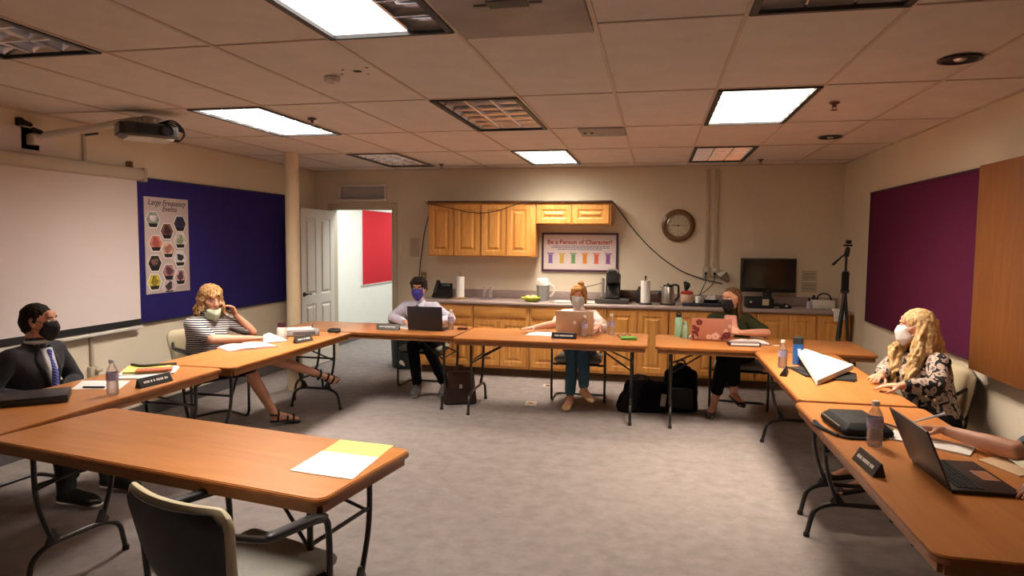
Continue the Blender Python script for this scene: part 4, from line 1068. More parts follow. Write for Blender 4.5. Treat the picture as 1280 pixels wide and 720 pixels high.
def mask(P, m, low=False, name='face_mask'):
    hp, hk, E3 = P['hp'], P['hk'], P['HR']; b = MB(); dz = -.075 if low else 0; dy = -.012 if low else 0
    b.hull([(hp(0, .103 + dy, .002 + dz), (.018 * hk, .008 * hk, .01 * hk), E3), (hp(.05, .068 + dy, -.005 + dz), (.014, .014, .018), E3), (hp(-.05, .068 + dy, -.005 + dz), (.014, .014, .018), E3),
            (hp(.05, .045 + dy, -.06 + dz), (.016, .02, .016), E3), (hp(-.05, .045 + dy, -.06 + dz), (.016, .02, .016), E3), (hp(0, .116 + dy, -.03 + dz), (.02, .008, .014), E3), (hp(0, .104 + dy, -.075 + dz), (.022, .012, .014), E3), (hp(0, .07 + dy, -.108 + dz * .6), (.03, .018, .01), E3)], 3)
    o = b.build(name, m, P['root'], remesh=.004, sm=2, off=P['O'])
    for s in (-1, 1):
        b = MB()
        for z0, z1 in ((-.0, .03), (-.055, -.02)):
            b.tube([hp(s * .06, .062 + dy, z0 + dz), hp(s * .076, .03, (z0 + dz + z1) / 2), hp(s * .083, -.008, z1)], .0018, 5)
        b.build('ear_loop', m, o, off=P['O'])
def brows(P, m):
    hp = P['hp']; b = MB()
    for s in (-1, 1): b.tube([hp(s * .014, .092, .034), hp(s * .032, .089, .041), hp(s * .05, .074, .036)], .0035, 6, taper=[.003, .004, .002])
    b.build('eyebrows', m, P['root'], off=P['O'])
def glasses(P, m):
    hp = P['hp']; b = MB()
    for s in (-1, 1):
        b.tube([hp(s * .033 + .024 * math.cos(a), .097 - .15 * abs(s * .033 + .024 * math.cos(a)), .014 + .018 * math.sin(a)) for a in [k * PI / 8 for k in range(16)]], .0022, 6, closed=True)
        b.tube([hp(s * .057, .088, .018), hp(s * .078, .04, .02), hp(s * .079, -.01, .016)], .0022, 6)
    b.tube([hp(-.01, .098, .016), hp(.01, .098, .016)], .0022, 6)
    b.build('glasses', m, P['root'], off=P['O'])
def cap_hair(P, m, balls, disp=.008, freq=45, vox=.006, extra=None, name='hair'):
    """balls in head space: lists of hulls"""
    hp, E3, hk = P['hp'], P['HR'], P['hk']; b = MB()
    for h in balls: b.hull([(hp(*c), tuple(x * hk for x in (r if hasattr(r, '__len__') else (r, r, r))), E3) for c, r in h], 3)
    if extra: extra(b)
    return b.build(name, m, P['root'], remesh=vox, sm=1, disp=disp, dfreq=freq, off=P['O'])
def hairmat(name, c1, c2):
    m = wood(name, c1, c2, .75, 'Z', 18, 5, 0)
    m.node_tree.nodes['Principled BSDF'].inputs['Specular IOR Level'].default_value = .15
    return m
def curl(b, p0, p1, r, amp, turns, ph, n=16):
    p0, p1 = V(p0), V(p1); d = (p1 - p0).normalized(); x = d.orthogonal().normalized(); y = d.cross(x); pts = []; tp = []
    for i in range(n + 1):
        t = i / n; a = ph + turns * 2 * PI * t; e = amp * min(1, t * 2.5)
        pts.append(p0.lerp(p1, t) + x * math.cos(a) * e + y * math.sin(a) * e); tp.append(r * (1 - .45 * t))
    b.tube(pts, r, 6, taper=tp)

def suitcollar(): pass
# -- man in the dark suit (left edge)
suit = mat('black_suit_wool', (.012, .012, .018), .85, sheen=.1)
hp1 = (-3.96, 3.5)
P1 = person('man in a dark suit, blue tie and black face mask, seated at the left edge', hp1, -1.42, (-3.84, 3.53, 1.115), hyaw=.16, hpitch=-.03,
    arms={-1: dict(el=(-3.84, 3.78, .70), wr=(-3.70, 3.58, .66), d=(.3, -.9, -.1), n=(0, 0, -1)), 1: dict(el=(-3.90, 3.20, .71), wr=(-3.70, 3.40, .66), d=(.5, .7, 0), n=(0, 0, -1))},
    legs={-1: dict(kn=(-3.5, 3.62, .52), an=(-3.46, 3.64, .1)), 1: dict(kn=(-3.52, 3.36, .52), an=(-3.5, 3.36, .1))},
    skin=M['skin'], top=suit, sleeve=.97, trousers=suit, shoe=mat('black_leather', (.01, .01, .01), .35), bulk=1.12, shirt_name='suit_jacket', top_disp=.004)
mask(P1, mat('black_cloth_mask', (.01, .008, .012), .85)); brows(P1, M['blackmatte'])
dark = hairmat('dark_brown_hair', (.012, .008, .006), (.03, .02, .014))
cap_hair(P1, dark, [[((0, -.02, .045), (.08, .09, .08)), ((0, -.045, .0), (.078, .07, .07))], [((0, -.06, -.03), (.062, .045, .05))], [((.06, .005, .02), (.02, .02, .035))], [((-.06, .005, .02), (.02, .02, .035))]], .004, 60)
S = P1['shc']; F1, R1 = P1['F'], P1['R']; ch = P1['chest']; O1 = P1['O']
b = MB(); b.hull([(S + F1 * .085 + UP * .03 - R1 * .035, .012), (S + F1 * .085 + UP * .03 + R1 * .035, .012), (ch + F1 * .14 + UP * .0, .012), (ch + F1 * .135 - UP * .12, .01), (ch + F1 * .14 - R1 * .03 + UP * .04, .012), (ch + F1 * .14 + R1 * .03 + UP * .04, .012)], 2)
b.tube(arc(S + UP * .082 + F1 * .018, .055, 0, 2 * PI, 20, (1, 0, 0), (0, 1, 0)), .012, 8, closed=True)
b.build('shirt_front', mat('pale_blue_shirt', srgb(196, 200, 206), .7), P1['root'], off=O1)
b = MB(); b.hull([(S + F1 * .105 + UP * .02, (.016, .016, .016)), (S + F1 * .112 - UP * .015, .01)], 2); b.hull([(S + F1 * .112 - UP * .015, .009), (ch + F1 * .155 + UP * .02, (.02, .02, .02)), (ch + F1 * .15 - UP * .12, .024)], 2)
b.build('tie', stripes('blue_tie', srgb(60, 74, 190), srgb(130, 140, 200), 60, .6), P1['root'], off=O1)
b = MB()
for s in (-1, 1):
    b.hull([(S + R1 * s * .05 + F1 * .07 + UP * .045, .012), (S + R1 * s * .085 + F1 * .085 - UP * .03, .014), (ch + R1 * s * .062 + F1 * .14 + UP * .03, .014), (ch + R1 * s * .02 + F1 * .15 - UP * .1, .010)], 2)
b.build('lapel', suit, P1['root'], off=O1)

# -- woman in striped shirt
P2 = person('woman in a navy and white striped shirt with her mask pulled under her chin', (-3.93, 5.20), -1.82, (-3.82, 5.20, 1.115), hyaw=-.22, hpitch=-.14,
    arms={-1: dict(el=(-3.62, 5.50, .80), wr=(-3.695, 5.375, .965), d=(-.3, -.3, .9), n=(-.4, -.9, -.2), curl=(.5, .6, .5)), 1: dict(el=(-3.66, 4.99, .80), wr=(-3.44, 5.24, .785), d=(.55, .8, 0), n=(0, .1, -1), curl=(.25, .3, .3))},
    legs={1: dict(kn=(-3.44, 5.17, .54), an=(-3.28, 5.30, .10), to=(-3.15, 5.42, .045)), -1: dict(kn=(-3.40, 5.34, .62), an=(-3.13, 5.74, .40), to=(-3.0, 5.88, .30))},
    skin=M['skin2'], top=stripes('navy_white_stripes', srgb(30, 30, 52), srgb(206, 200, 196), 52, .1), sleeve=.42, trousers=fabric('navy_skirt', srgb(36, 38, 50)), hem=.48, shoe=M['black'], shoe_kind='sandal', female=True, bulk=1.12, hk=1.03)
mask(P2, mat('pale_green_mask', srgb(190, 200, 176), .8), low=True)
fair = hairmat('curly_fair_hair', srgb(92, 62, 38), srgb(196, 154, 102)); brows(P2, fair)
random.seed(21)
def ex(b):
    hp = P2['hp']
    for k in range(70):
        a = random.uniform(.35 * PI + .1, 2.65 * PI - .1) if False else random.uniform(-1.25 * PI, .25 * PI)
        x, y = math.cos(a) * .082, math.sin(a) * .085 - .01
        z0 = random.uniform(.0, .07); q0 = hp(x * .95, y * .9, z0); q1 = hp(x * 1.5, y * 1.35 - .01, -.10 - random.uniform(0, .045))
        curl(b, q0, q1, .012, .011, 1.6, random.uniform(0, 6))
    for k in range(10): curl(b, hp(random.uniform(-.05, .05), .03, .112), hp(random.uniform(-.07, .07), .095, .05), .010, .008, .8, k)
cap_hair(P2, fair, [[((0, -.015, .06), (.095, .095, .08)), ((0, -.05, -.0), (.10, .075, .08))], [((0, -.06, -.06), (.10, .05, .06))]], .008, 50, extra=ex)
tag(MB().tube(arc(P2['A'][-1][2], .031, 0, 2 * PI, 18, (0.3, .6, 0), (0, 0, 1)), .006, 6, closed=True).build('wristband', M['black'], P2['root'], off=P2['O']))

# -- man in white shirt, blue mask
wshirt = mat('white_blue_shirt', srgb(208, 206, 226), .75)
P3 = person('man in a pale shirt and dark tie with a blue face mask, behind black laptop', (-2.50, 7.22), PI, (-2.555, 7.02, 1.115), hyaw=.12, hpitch=-.08,
    arms={1: dict(el=(-2.83, 6.93, .80), wr=(-2.58, 6.68, .785), d=(.6, -.6, 0), n=(0, 0, -1)), -1: dict(el=(-2.16, 6.95, .80), wr=(-2.32, 6.72, .785), d=(-.5, -.7, 0), n=(0, 0, -1))},
    legs={1: dict(kn=(-2.54, 6.78, .52), an=(-2.47, 6.74, .10), to=(-2.45, 6.60, .045)), -1: dict(kn=(-2.38, 6.78, .54), an=(-2.20, 6.86, .10), to=(-2.18, 6.72, .045))},
    skin=M['skin2'], top=wshirt, sleeve=.93, trousers=fabric('black_trousers', (.012, .012, .016)), hem=.95, shoe=mat('grey_sneaker', srgb(120, 116, 116), .7), bulk=1.0)
mask(P3, mat('royal_blue_mask', srgb(62, 54, 150), .8)); brows(P3, dark); glasses(P3, M['black'])
cap_hair(P3, dark, [[((0, -.01, .06), (.092, .1, .08)), ((0, -.04, .01), (.088, .08, .07))], [((-.02, .06, .085), (.06, .035, .03)), ((.05, .05, .08), (.035, .03, .03))]], .012, 42)
S = P3['shc']; F3, R3 = P3['F'], P3['R']; ch = P3['chest']
b = MB(); b.hull([(S + F3 * .098 + UP * .02, .015), (S + F3 * .108 - UP * .012, .009)], 2); b.hull([(S + F3 * .108 - UP * .012, .008), (ch + F3 * .135 + UP * .02, .018), (ch + F3 * .135 - UP * .12, .022)], 2)
b.build('tie', mat('dark_tie', srgb(40, 36, 60), .6, var=.4, vscale=60), P3['root'], off=P3['O'])
b = MB()
for s in (-1, 1): b.hull([(S + R3 * s * .055 + F3 * .03 + UP * .06, .012), (S + R3 * s * .02 + F3 * .1 + UP * .03, .010), (S + R3 * s * .06 + F3 * .09 - UP * .0, .010)], 2)
b.build('collar', wshirt, P3['root'], off=P3['O'])

# -- woman with silver laptop
wt = mat('white_blouse', srgb(226, 204, 198), .8)
P4 = person('woman in a white top and blue jeans with a pale mask, behind the silver laptop', (-.76, 7.06), PI, (-.775, 6.97, 1.085), hyaw=-.05, hpitch=-.12,
    arms={1: dict(el=(-1.02, 6.85, .80), wr=(-1.19, 6.62, .785), d=(-.5, -.5, 0), n=(0, 0, -1), curl=(.1, .15, .15)), -1: dict(el=(-.52, 6.85, .80), wr=(-.56, 6.66, .80), d=(-.1, -.7, .1), n=(0, 0, -1))},
    legs={1: dict(kn=(-.79, 6.60, .56), an=(-.80, 6.55, .11), to=(-.82, 6.40, .04)), -1: dict(kn=(-.68, 6.60, .60), an=(-.66, 6.50, .21), to=(-.585, 6.40, .14))},
    skin=M['skin'], top=wt, sleeve=.36, trousers=mat('teal_blue_jeans', srgb(58, 92, 112), .9, var=.15, vscale=30), hem=.93, shoe=mat('tan_flats', srgb(206, 170, 120), .6), shoe_kind='flat', female=True, bulk=.95)
mask(P4, mat('pale_grey_mask', srgb(196, 204, 206), .8))
bl = hairmat('light_brown_hair', srgb(130, 84, 44), srgb(192, 140, 84)); brows(P4, bl)
cap_hair(P4, bl, [[((0, -.012, .05), (.084, .094, .078)), ((0, -.045, .0), (.082, .07, .07))], [((-.02, -.02, .135), (.035, .035, .025))], [((.0, .06, .085), (.055, .03, .02)), ((.045, .072, .05), (.02, .02, .02))], [((-.03, .068, .075), (.03, .022, .02)), ((-.06, .055, .03), (.016, .02, .03))],
    [((.076, .03, -.0), (.012, .025, .05)), ((.072, .01, -.05), (.012, .02, .03))], [((-.076, .03, -.0), (.012, .025, .05)), ((-.072, .01, -.05), (.012, .02, .03))]], .005, 50)

# -- woman in green cardigan
gc = fabric('dark_green_cardigan', srgb(52, 54, 34))
P5 = person('woman in a dark green cardigan and black mask, hands clasped beside the patterned laptop', (.82, 7.10), PI - .12, (.745, 6.98, 1.09), hyaw=-.62, hpitch=-.05,
    arms={1: dict(el=(.50, 6.90, .80), wr=(.63, 6.70, .82), d=(.7, -.4, .25), n=(.6, .5, -.4), curl=(.7, .8, .6)), -1: dict(el=(1.06, 6.78, .795), wr=(.80, 6.66, .805), d=(-.9, .0, .3), n=(-.2, .8, -.3), curl=(.7, .8, .6))},
    legs={1: dict(kn=(.66, 6.66, .54), an=(.58, 6.62, .11), to=(.53, 6.48, .04)), -1: dict(kn=(.74, 6.62, .60), an=(.76, 6.62, .22), to=(.82, 6.50, .15))},
    skin=M['skin'], top=gc, sleeve=.46, trousers=fabric('black_cropped_trousers', (.01, .01, .012)), hem=.84, shoe=mat('black_flats', (.012, .01, .012), .4), shoe_kind='flat', female=True, bulk=1.06, shirt_name='cardigan')
mask(P5, mat('black_mask', (.01, .008, .01), .85))
br = hairmat('brown_streaked_hair', srgb(58, 36, 22), srgb(128, 92, 60)); brows(P5, br)
def ex(b):
    hp = P5['hp']
    for k in range(46):
        a = random.uniform(-1.06 * PI, .06 * PI); x, y = math.cos(a) * .08, math.sin(a) * .085 - .02
        curl(b, hp(x * .95, y * .95, random.uniform(0, .06)), hp(x * 1.12, y * 1.1, -.16 - random.uniform(0, .05)), .012, .004, .7, k)
cap_hair(P5, br, [[((0, -.03, .055), (.08, .088, .072)), ((0, -.06, -.0), (.082, .06, .08))], [((0, -.055, -.06), (.078, .045, .07)), ((0, -.06, -.12), (.072, .035, .04))]], .004, 40, extra=ex)
S = P5['shc']; F5, R5 = P5['F'], P5['R']; ch = P5['chest']
b = MB(); b.hull([(S + F5 * .06 + UP * .035 - R5 * .04, .02), (S + F5 * .06 + UP * .035 + R5 * .04, .02), (ch + F5 * .125 + UP * .06 - R5 * .035, .02), (ch + F5 * .125 + UP * .06 + R5 * .035, .02), (ch + F5 * .13 - UP * .02, .02)], 3)
b.build('pink_top', mat('blush_top', srgb(226, 158, 138), .7), P5['root'], off=P5['O'])

# -- blonde woman in floral blouse
fl = floral('black_floral_print', srgb(24, 20, 28), srgb(190, 170, 156), srgb(120, 96, 96), 24, .55)
P6 = person('blonde woman with long wavy hair, white mask and black floral blouse, by the right wall', (1.84, 4.90), PI / 2 + .22, (1.71, 4.90, 1.105), hyaw=-.42, hpitch=0,
    arms={-1: dict(el=(1.72, 4.56, .78), wr=(1.50, 4.50, .79), d=(-.9, .3, -.1), n=(0, 0, -1), curl=(.15, .25, .25)), 1: dict(el=(1.62, 5.12, .80), wr=(1.48, 4.84, .785), d=(-.5, -.75, 0), n=(0, 0, -1), curl=(.15, .25, .25))},
    legs={-1: dict(kn=(1.42, 4.72, .53), an=(1.38, 4.70, .10), to=(1.23, 4.66, .04)), 1: dict(kn=(1.42, 4.98, .53), an=(1.38, 4.95, .10), to=(1.23, 4.93, .04))},
    skin=M['skin'], top=fl, sleeve=.90, trousers=fabric('black_trousers_two', (.01, .01, .012)), shoe=mat('dark_shoe', (.02, .012, .012), .5), shoe_kind='flat', female=True, bulk=1.25, shirt_name='floral_blouse', hk=1.05)
mask(P6, mat('bright_white_mask', srgb(240, 236, 236), .8))
bd = hairmat('golden_blonde_hair', srgb(170, 132, 82), srgb(230, 202, 154)); brows(P6, bd)
def ex(b):
    hp = P6['hp']; S = P6['shc']; F, R = P6['F'], P6['R']; ch = P6['chest']
    for k in range(60):
        s = -1 if k % 2 else 1
        a = random.uniform(-.45, .6)
        q0 = hp(s * .072, -.02 - a * .05, random.uniform(-.0, .07)); q1 = S + R * s * (.10 + random.uniform(-.03, .05)) + F * (.10 + random.uniform(-.04, .05)) + UP * random.uniform(-.02, .06)
        q2 = ch + R * s * (.09 + random.uniform(-.05, .05)) + F * (.17 + random.uniform(-.03, .03)) - UP * random.uniform(.0, .10)
        curl(b, q0, q1, .013, .008, 1.2, k, 12); curl(b, q1, q2, .014, .012, 1.4, k + 1, 12)
    for k in range(64):
        a = random.uniform(-1.1 * PI, .1 * PI); x, y = math.cos(a) * .08, math.sin(a) * .085 - .02
        curl(b, hp(x, y, random.uniform(0, .06)), hp(x * 1.9, y * 1.5 - .03, -.34 - random.uniform(0, .10)), .014, .012, 2.4, k, 20)
cap_hair(P6, bd, [[((0, -.012, .05), (.085, .094, .078)), ((0, -.05, -.0), (.088, .07, .08))], [((0, -.06, -.06), (.09, .05, .08)), ((0, -.08, -.2), (.12, .05, .1))]], .006, 45, extra=ex)

# -- person at the right edge (arm)
P7 = person('person at the right edge reaching in with a bare forearm, dark patterned short sleeve', (1.88, 2.92), PI / 2 - .25, (1.82, 2.98, 1.11), hyaw=0,
    arms={1: dict(el=(1.515, 3.18, .79), wr=(1.345, 3.44, .795), d=(-.8, .45, -.05), n=(-.2, -.3, -1), curl=(.6, .7, .5), th=.7), -1: dict(el=(1.68, 2.66, .79), wr=(1.46, 2.72, .79), d=(-1, .1, 0), n=(0, 0, -1))},
    legs={-1: dict(kn=(1.56, 2.85, .53), an=(1.50, 2.85, .10)), 1: dict(kn=(1.55, 3.12, .53), an=(1.28, 3.86, .10), to=(1.20, 3.98, .04)) if False else dict(kn=(1.55, 3.14, .53), an=(1.42, 3.2, .10), to=(1.28, 3.24, .04))},
    skin=M['skin2'], top=floral('grey_blue_print', srgb(34, 34, 44), srgb(96, 112, 140), srgb(150, 150, 150), 26, .42), sleeve=.47, trousers=fabric('dark_trousers', (.015, .015, .02)), shoe=M['black'], bulk=1.1)
cap_hair(P7, br, [[((0, -.012, .05), (.083, .093, .075)), ((0, -.05, -.0), (.082, .065, .08))]], .006, 40); brows(P7, br)

# ------------------------------------------------------------------ things on the tables
def bottle(label, x, y, k=1.0, rz=0):
    t = thing('water_bottle', label, 'bottle', (x, y, TT), rz, 'clear water bottles')
    MB().lathe([(0, .0), (.028 * k, .0), (.032 * k, .008), (.032 * k, .06), (.0305 * k, .075), (.032 * k, .09), (.032 * k, .13), (.026 * k, .155), (.013 * k, .178), (.013 * k, .19)], n=28).build('bottle', M['glassy'], t)
    MB().lathe([(0, .004), (.029 * k, .005), (.029 * k, .12), (0, .12)], n=24).build('water', M['water'], t)
    MB().lathe([(.0325 * k, .085), (.0328 * k, .087), (.0328 * k, .128), (.0325 * k, .13)], n=28).build('label', M['label'], t)
    MB().lathe([(0, .186), (.0155 * k, .186), (.0155 * k, .205), (.013 * k, .208), (0, .208)], n=20).build('cap', M['capw'], t)
bottle('clear water bottle beside the papers of the man in the dark suit', -3.10, 3.31)
bottle('clear water bottle right of the black laptop of the man in the pale shirt', -2.04, 6.56)
bottle('clear water bottle right of the silver laptop, beside the green case', -.41, 6.64)
bottle('clear water bottle in front of the silver laptop with a blue and white label', -.655, 6.42, .95)
bottle('clear water bottle left of the blue bottle, at the inner table edge', .935, 5.22)
bottle('clear water bottle beside the black case on the front right table', 1.0, 3.30, 1.05)

def plate(label, x, y, rz, w=.20):
    """name plate, lettered face towards local -Y"""
    t = thing('name_plate', label, 'name plate', (x, y, TT), rz, 'black desk name plates')
    b = MB(); b.hull([((-w / 2, -.022, .004), .003), ((w / 2, -.022, .004), .003), ((-w / 2, .022, .004), .003), ((w / 2, .022, .004), .003), ((-w / 2, .008, .055), .003), ((w / 2, .008, .055), .003)], 1)
    b.build('wedge', M['black'], t, smooth=False)
    sl = Matrix.Translation((0, -.0115, .031)) @ basis((1, 0, 0), (0, .50, .866), (0, -.866, .50))
    b = MB(); random.seed(int(abs(x * 100)))
    xx = -w * .36
    while xx < w * .36:
        l = random.uniform(.006, .011)
        if random.random() < .16: xx += .008
        b.box((xx, 0, .0), (l, .014, .0016)); xx += l + .0035
    b.xform(sl); b.build('lettering', M['txtwhite'], t, label='blurred white lettering')
plate('black name plate on the paper stack in front of the man in the dark suit', -3.06, 3.60, PI / 2 - .12, .24)
plate('black name plate in front of the woman in the striped shirt', -3.06, 5.42, PI / 2 - .25)
plate('black name plate left of the black laptop of the man in the pale shirt', -2.66, 6.40, 0, .24)
plate('black name plate in front of the silver laptop', -.83, 6.25, 0, .23)
plate('small black name plate beside the blue bottle, seen at a slant', .90, 4.95, -PI / 2 - .25, .16)
plate('black name plate near the front right corner, in front of the open laptop', .875, 2.95, -PI / 2 + .08, .22)

def laptop(label, x, y, rz, w, d, lid, tilt, col, basecol=None, logo=None, name='laptop'):
    """front of the keyboard towards local -Y, hinge at +Y; lid height, tilt back from vertical"""
    t = thing(name, label, 'laptop', (x, y, TT), rz)
    MB().box((0, -d / 2, .009), (w, d, .016), bev=.004).build('base', basecol or col, t)
    b = MB()
    for i in range(14):
        for j in range(5): b.box((-w / 2 + .035 + (w - .07) * i / 13, -.035 - j * .019, .0185), ((w - .07) / 13 - .004, .015, .003))
    o = b.build('keyboard', M['blackmatte'], t); o['kind'] = 'stuff'
    MB().box((0, -d + .045, .0178), (w * .3, .06, .0015)).build('touchpad', M['alu'], t)
    R_ = Matrix.Translation((0, 0, .016)) @ Matrix.Rotation(-tilt, 4, 'X')
    l = MB().box((0, .004, lid / 2), (w, .008, lid), bev=.003).xform(R_).build('lid', col, t)
    MB().box((0, -.0008, lid / 2), (w - .02, .002, lid - .03)).xform(R_).build('display', mat('display_glass', (.01, .01, .014), .15), l)
    if logo:
        MB().hull([((0, .0085, lid * .5), (.016, .001, .018))], 2).xform(R_).build('emblem', logo, l)
    for s in (-1, 1): MB().tube([(s * w * .32 - .02, .0, .016), (s * w * .32 + .02, 0, .016)], .006, 8).build('hinge', M['black'], t)
    return t, l, R_
# closed / low black laptop of man in suit
t = thing('laptop', 'closed thick black laptop at the left edge in front of the man in the suit', 'laptop', (-3.40, 3.06, TT), .72)
MB().box((0, 0, .017), (.36, .24, .03), bev=.006).build('base', M['black'], t)
MB().box((0, .0, .038), (.355, .235, .010), bev=.004).build('lid', mat('dark_grey_lid', srgb(46, 42, 44), .45), t)
MB().tube([(-.15, .118, .03), (.15, .118, .03)], .008, 8).build('hinge', M['blackmatte'], t)
laptop('open black laptop seen from behind in front of the man in the pale shirt', -2.265, 6.42, PI, .37, .25, .235, .12, mat('black_lid', (.012, .011, .013), .45), name='laptop')
laptop('open silver laptop seen from behind in front of the woman with the pale mask', -.755, 6.50, PI - .03, .37, .24, .235, .22, mat('warm_silver', srgb(202, 176, 150), .35, metal=.35), logo=M['paper'])
t, l, R_ = laptop('open laptop with a dusty pink patterned skin, beside the clasped hands', .52, 6.46, PI + .02, .36, .25, .21, .22, mat('dusty_pink_skin', srgb(176, 118, 98), .5))
b = MB(); random.seed(4); mr = mat('maroon_flowers', srgb(96, 26, 34), .5); mc = mat('cream_flowers', srgb(220, 180, 160), .5)
for m_, spots, nm in ((mr, ((-.11, .17, .035), (.14, .05, .045), (.12, .02, .04), (-.15, .05, .045), (-.13, .1, .03), (-.16, .12, .025)), 'maroon_flowers'), (mc, ((.04, .035, .045), (.13, .09, .022), (-.02, .03, .03), (-.14, .03, .02), (.16, .14, .018)), 'cream_flowers')):
    for x, z, r in spots:
        b = MB()
        for k in range(5):
            a = k * 1.2566 + x * 9; cx = -x + r * .5 * math.cos(a); cz = z + r * .5 * math.sin(a)
            if .012 < cz < .2 and abs(cx) < .172: b.hull([((cx, .0082, cz), (min(r * .45, .178 - abs(cx)), .0007, min(r * .45, cz - .002, .208 - cz)))], 1)
        b.xform(R_).build('flower_print', m_, l)
dk = mat('charcoal_laptop', srgb(48, 38, 36), .4)
laptop('open dark laptop turned away from the camera on the front right table', 1.09, 2.905, PI / 2 + .03, .375, .24, .235, .40, dk, M['black'])
# papers
def paper_at(label, pts, z, m, h=.0015, cat='paper', name='paper', lines=0, group=None):
    """pts: world xy corners"""
    cx = sum(p[0] for p in pts) / len(pts); cy = sum(p[1] for p in pts) / len(pts)
    t = thing(name, label, cat, (cx, cy, z), 0, group)
    L = [(p[0] - cx, p[1] - cy) for p in pts]
    MB().prism(L, 0, h).build('sheet', m, t, smooth=False)
    if lines:
        a, b_, c, d = [V((*q, h + .0002)) for q in L[:4]]
        bb = MB()
        for k in range(lines):
            f = (k + 1) / (lines + 1); p = a.lerp(d, f); q = b_.lerp(c, f); bb.tube([p.lerp(q, .12), p.lerp(q, .55 + .3 * ((k * 7 % 5) / 5))], .0008, 4)
        bb.build('print_lines', mat('faint_print', srgb(206, 180, 184), .7), t)
    return t
paper_at('yellow sheet at the right end of the front left table', [(-1.395, 2.50), (-1.13, 2.47), (-1.13, 2.775), (-1.40, 2.80)], TT, M['yellow'])
paper_at('white printed sheet lying over the yellow one on the front left table', [(-1.405, 2.37), (-1.12, 2.335), (-1.125, 2.60), (-1.40, 2.63)], TT + .0018, M['paper'], lines=9)
paper_at('white sheet with a black pen in front of the man in the dark suit', [(-3.44, 3.36), (-3.17, 3.44), (-3.29, 3.66), (-3.58, 3.58)], TT, M['paper'])
tag(MB().tube([(-3.395, 3.40, TT + .008), (-3.27, 3.43, TT + .008)], .006, 8).build('pen', M['black']), 'black pen lying on the white sheet by the man in the suit', 'pen')
t = thing('folder_stack', 'untidy stack of yellow pads and a coral folder with a dark strap, left side table', 'papers', (-3.38, 3.93, TT), .3)
b = MB(); b.box((0, 0, .006), (.34, .26, .012), rot=(0, 0, .25)); b.box((.03, -.13, .004), (.3, .22, .008), rot=(0, 0, .1)); b.build('white_sheets', M['paper'], t)
MB().box((-.02, .02, .02), (.27, .25, .014), rot=(0, 0, .3)).build('yellow_pad', M['yellow'], t)
MB().box((.06, -.06, .031), (.22, .10, .008), rot=(0, 0, .3)).build('coral_folder', mat('coral_card', srgb(220, 112, 80), .6), t)
MB().tube(fillet([(-.16, .10, .035), (-.06, .02, .037), (.04, .08, .037), (.12, .15, .03)], .05), .009, 8).build('strap', mat('olive_strap', srgb(56, 50, 30), .7), t)
t = thing('open_book', 'thick open white book in front of the woman in the striped shirt', 'book', (-3.36, 5.03, TT), .95)
b = MB()
for s in (-1, 1): b.hull([((s * .01, -.13, .012), .008), ((s * .01, .13, .012), .008), ((s * .19, -.13, .006), .005), ((s * .19, .13, .006), .005), ((s * .08, -.13, .02), .006), ((s * .08, .13, .02), .006)], 1)
b.build('pages', M['paper'], t); MB().box((0, 0, .0015), (.42, .29, .003)).build('cover', mat('coral_cover', srgb(210, 120, 110), .6), t)
o = MB(); o.hull([((-3.34, 5.24, TT + .008), .005), ((-3.22, 5.42, TT + .008), .005), ((-3.40, 5.46, TT + .008), .005), ((-3.33, 5.32, TT + .085), .004), ((-3.40, 5.34, TT + .06), .004)], 1)
tag(o.build('paper_pad', M['paper'], smooth=False), 'white page curling up in the hands of the woman in the striped shirt', 'paper')
t = thing('supplement_jar', 'white plastic jar with a dark maroon lid on the left side table', 'jar', (-3.33, 5.52, TT))
MB().lathe([(0, 0), (.042, 0), (.044, .01), (.044, .10), (.036, .115), (0, .115)], n=28).build('jar', M['white'], t)
MB().lathe([(0, .11), (.037, .11), (.037, .15), (.034, .155), (0, .155)], n=28).build('lid', mat('maroon_lid', srgb(56, 20, 26), .4), t)
t = thing('wireless_base', 'grey wireless receiver with a thin upright antenna and paper on top, left side table', 'receiver', (-3.29, 5.80, TT), .55)
MB().box((0, 0, .03), (.32, .17, .055), bev=.01).build('case', mat('grey_case', srgb(150, 148, 148), .4), t)
MB().box((.02, -.087, .03), (.2, .004, .03)).build('front_panel', mat('dark_grey_panel', srgb(90, 90, 96), .3), t)
MB().box((-.05, .02, .062), (.3, .2, .008), rot=(0, 0, .1), bev=.001).build('papers', M['paper'], t)
MB().tube([(.1, .05, .05), (.115, .05, .31)], .005, 8, taper=[.007, .004]).build('antenna', M['ventgrey'], t)
MB().hull([((-.25, -.09, .012), .012), ((-.2, -.10, .02), .014), ((-.21, -.07, .012), .012)], 2).xform(Matrix.Translation((0, 0, 0))).build('white_puck', M['paper'], t)
t = thing('speaker_puck', 'small black oval device on the table corner right of the receiver', 'device', (-3.08, 6.05, TT), .2)
MB().hull([((-.05, 0, .018), .017), ((.05, 0, .018), .017), ((-.04, .03, .024), .016), ((.04, .03, .024), .016)], 2).build('body', M['black'], t)
MB().hull([((0, .01, .04), (.05, .02, .002))], 2).build('button_face', mat('dark_red_top', (.06, .02, .02), .4), t)
paper_at('white paper between the name plate and the black laptop', [(-2.74, 6.60), (-2.50, 6.50), (-2.46, 6.70), (-2.66, 6.78)], TT, M['paper'])
t = thing('card_wallet', 'small reddish brown wallet right of the clear bottle, back row', 'wallet', (-1.93, 6.62, TT), 0)
MB().box((0, 0, .012), (.10, .07, .022), bev=.006).build('cover', mat('red_brown_leather', srgb(120, 52, 34), .5), t)
MB().box((0, -.036, .012), (.085, .002, .008)).build('cards', M['blackmatte'], t)
paper_at('white open papers under the hand left of the silver laptop', [(-1.22, 6.36), (-.96, 6.36), (-.96, 6.60), (-1.20, 6.64)], TT, M['paper'], .006)
t = thing('tissue_box', 'crumpled pinkish white packet behind the silver laptop, right side', 'packet', (-.53, 6.74, TT))
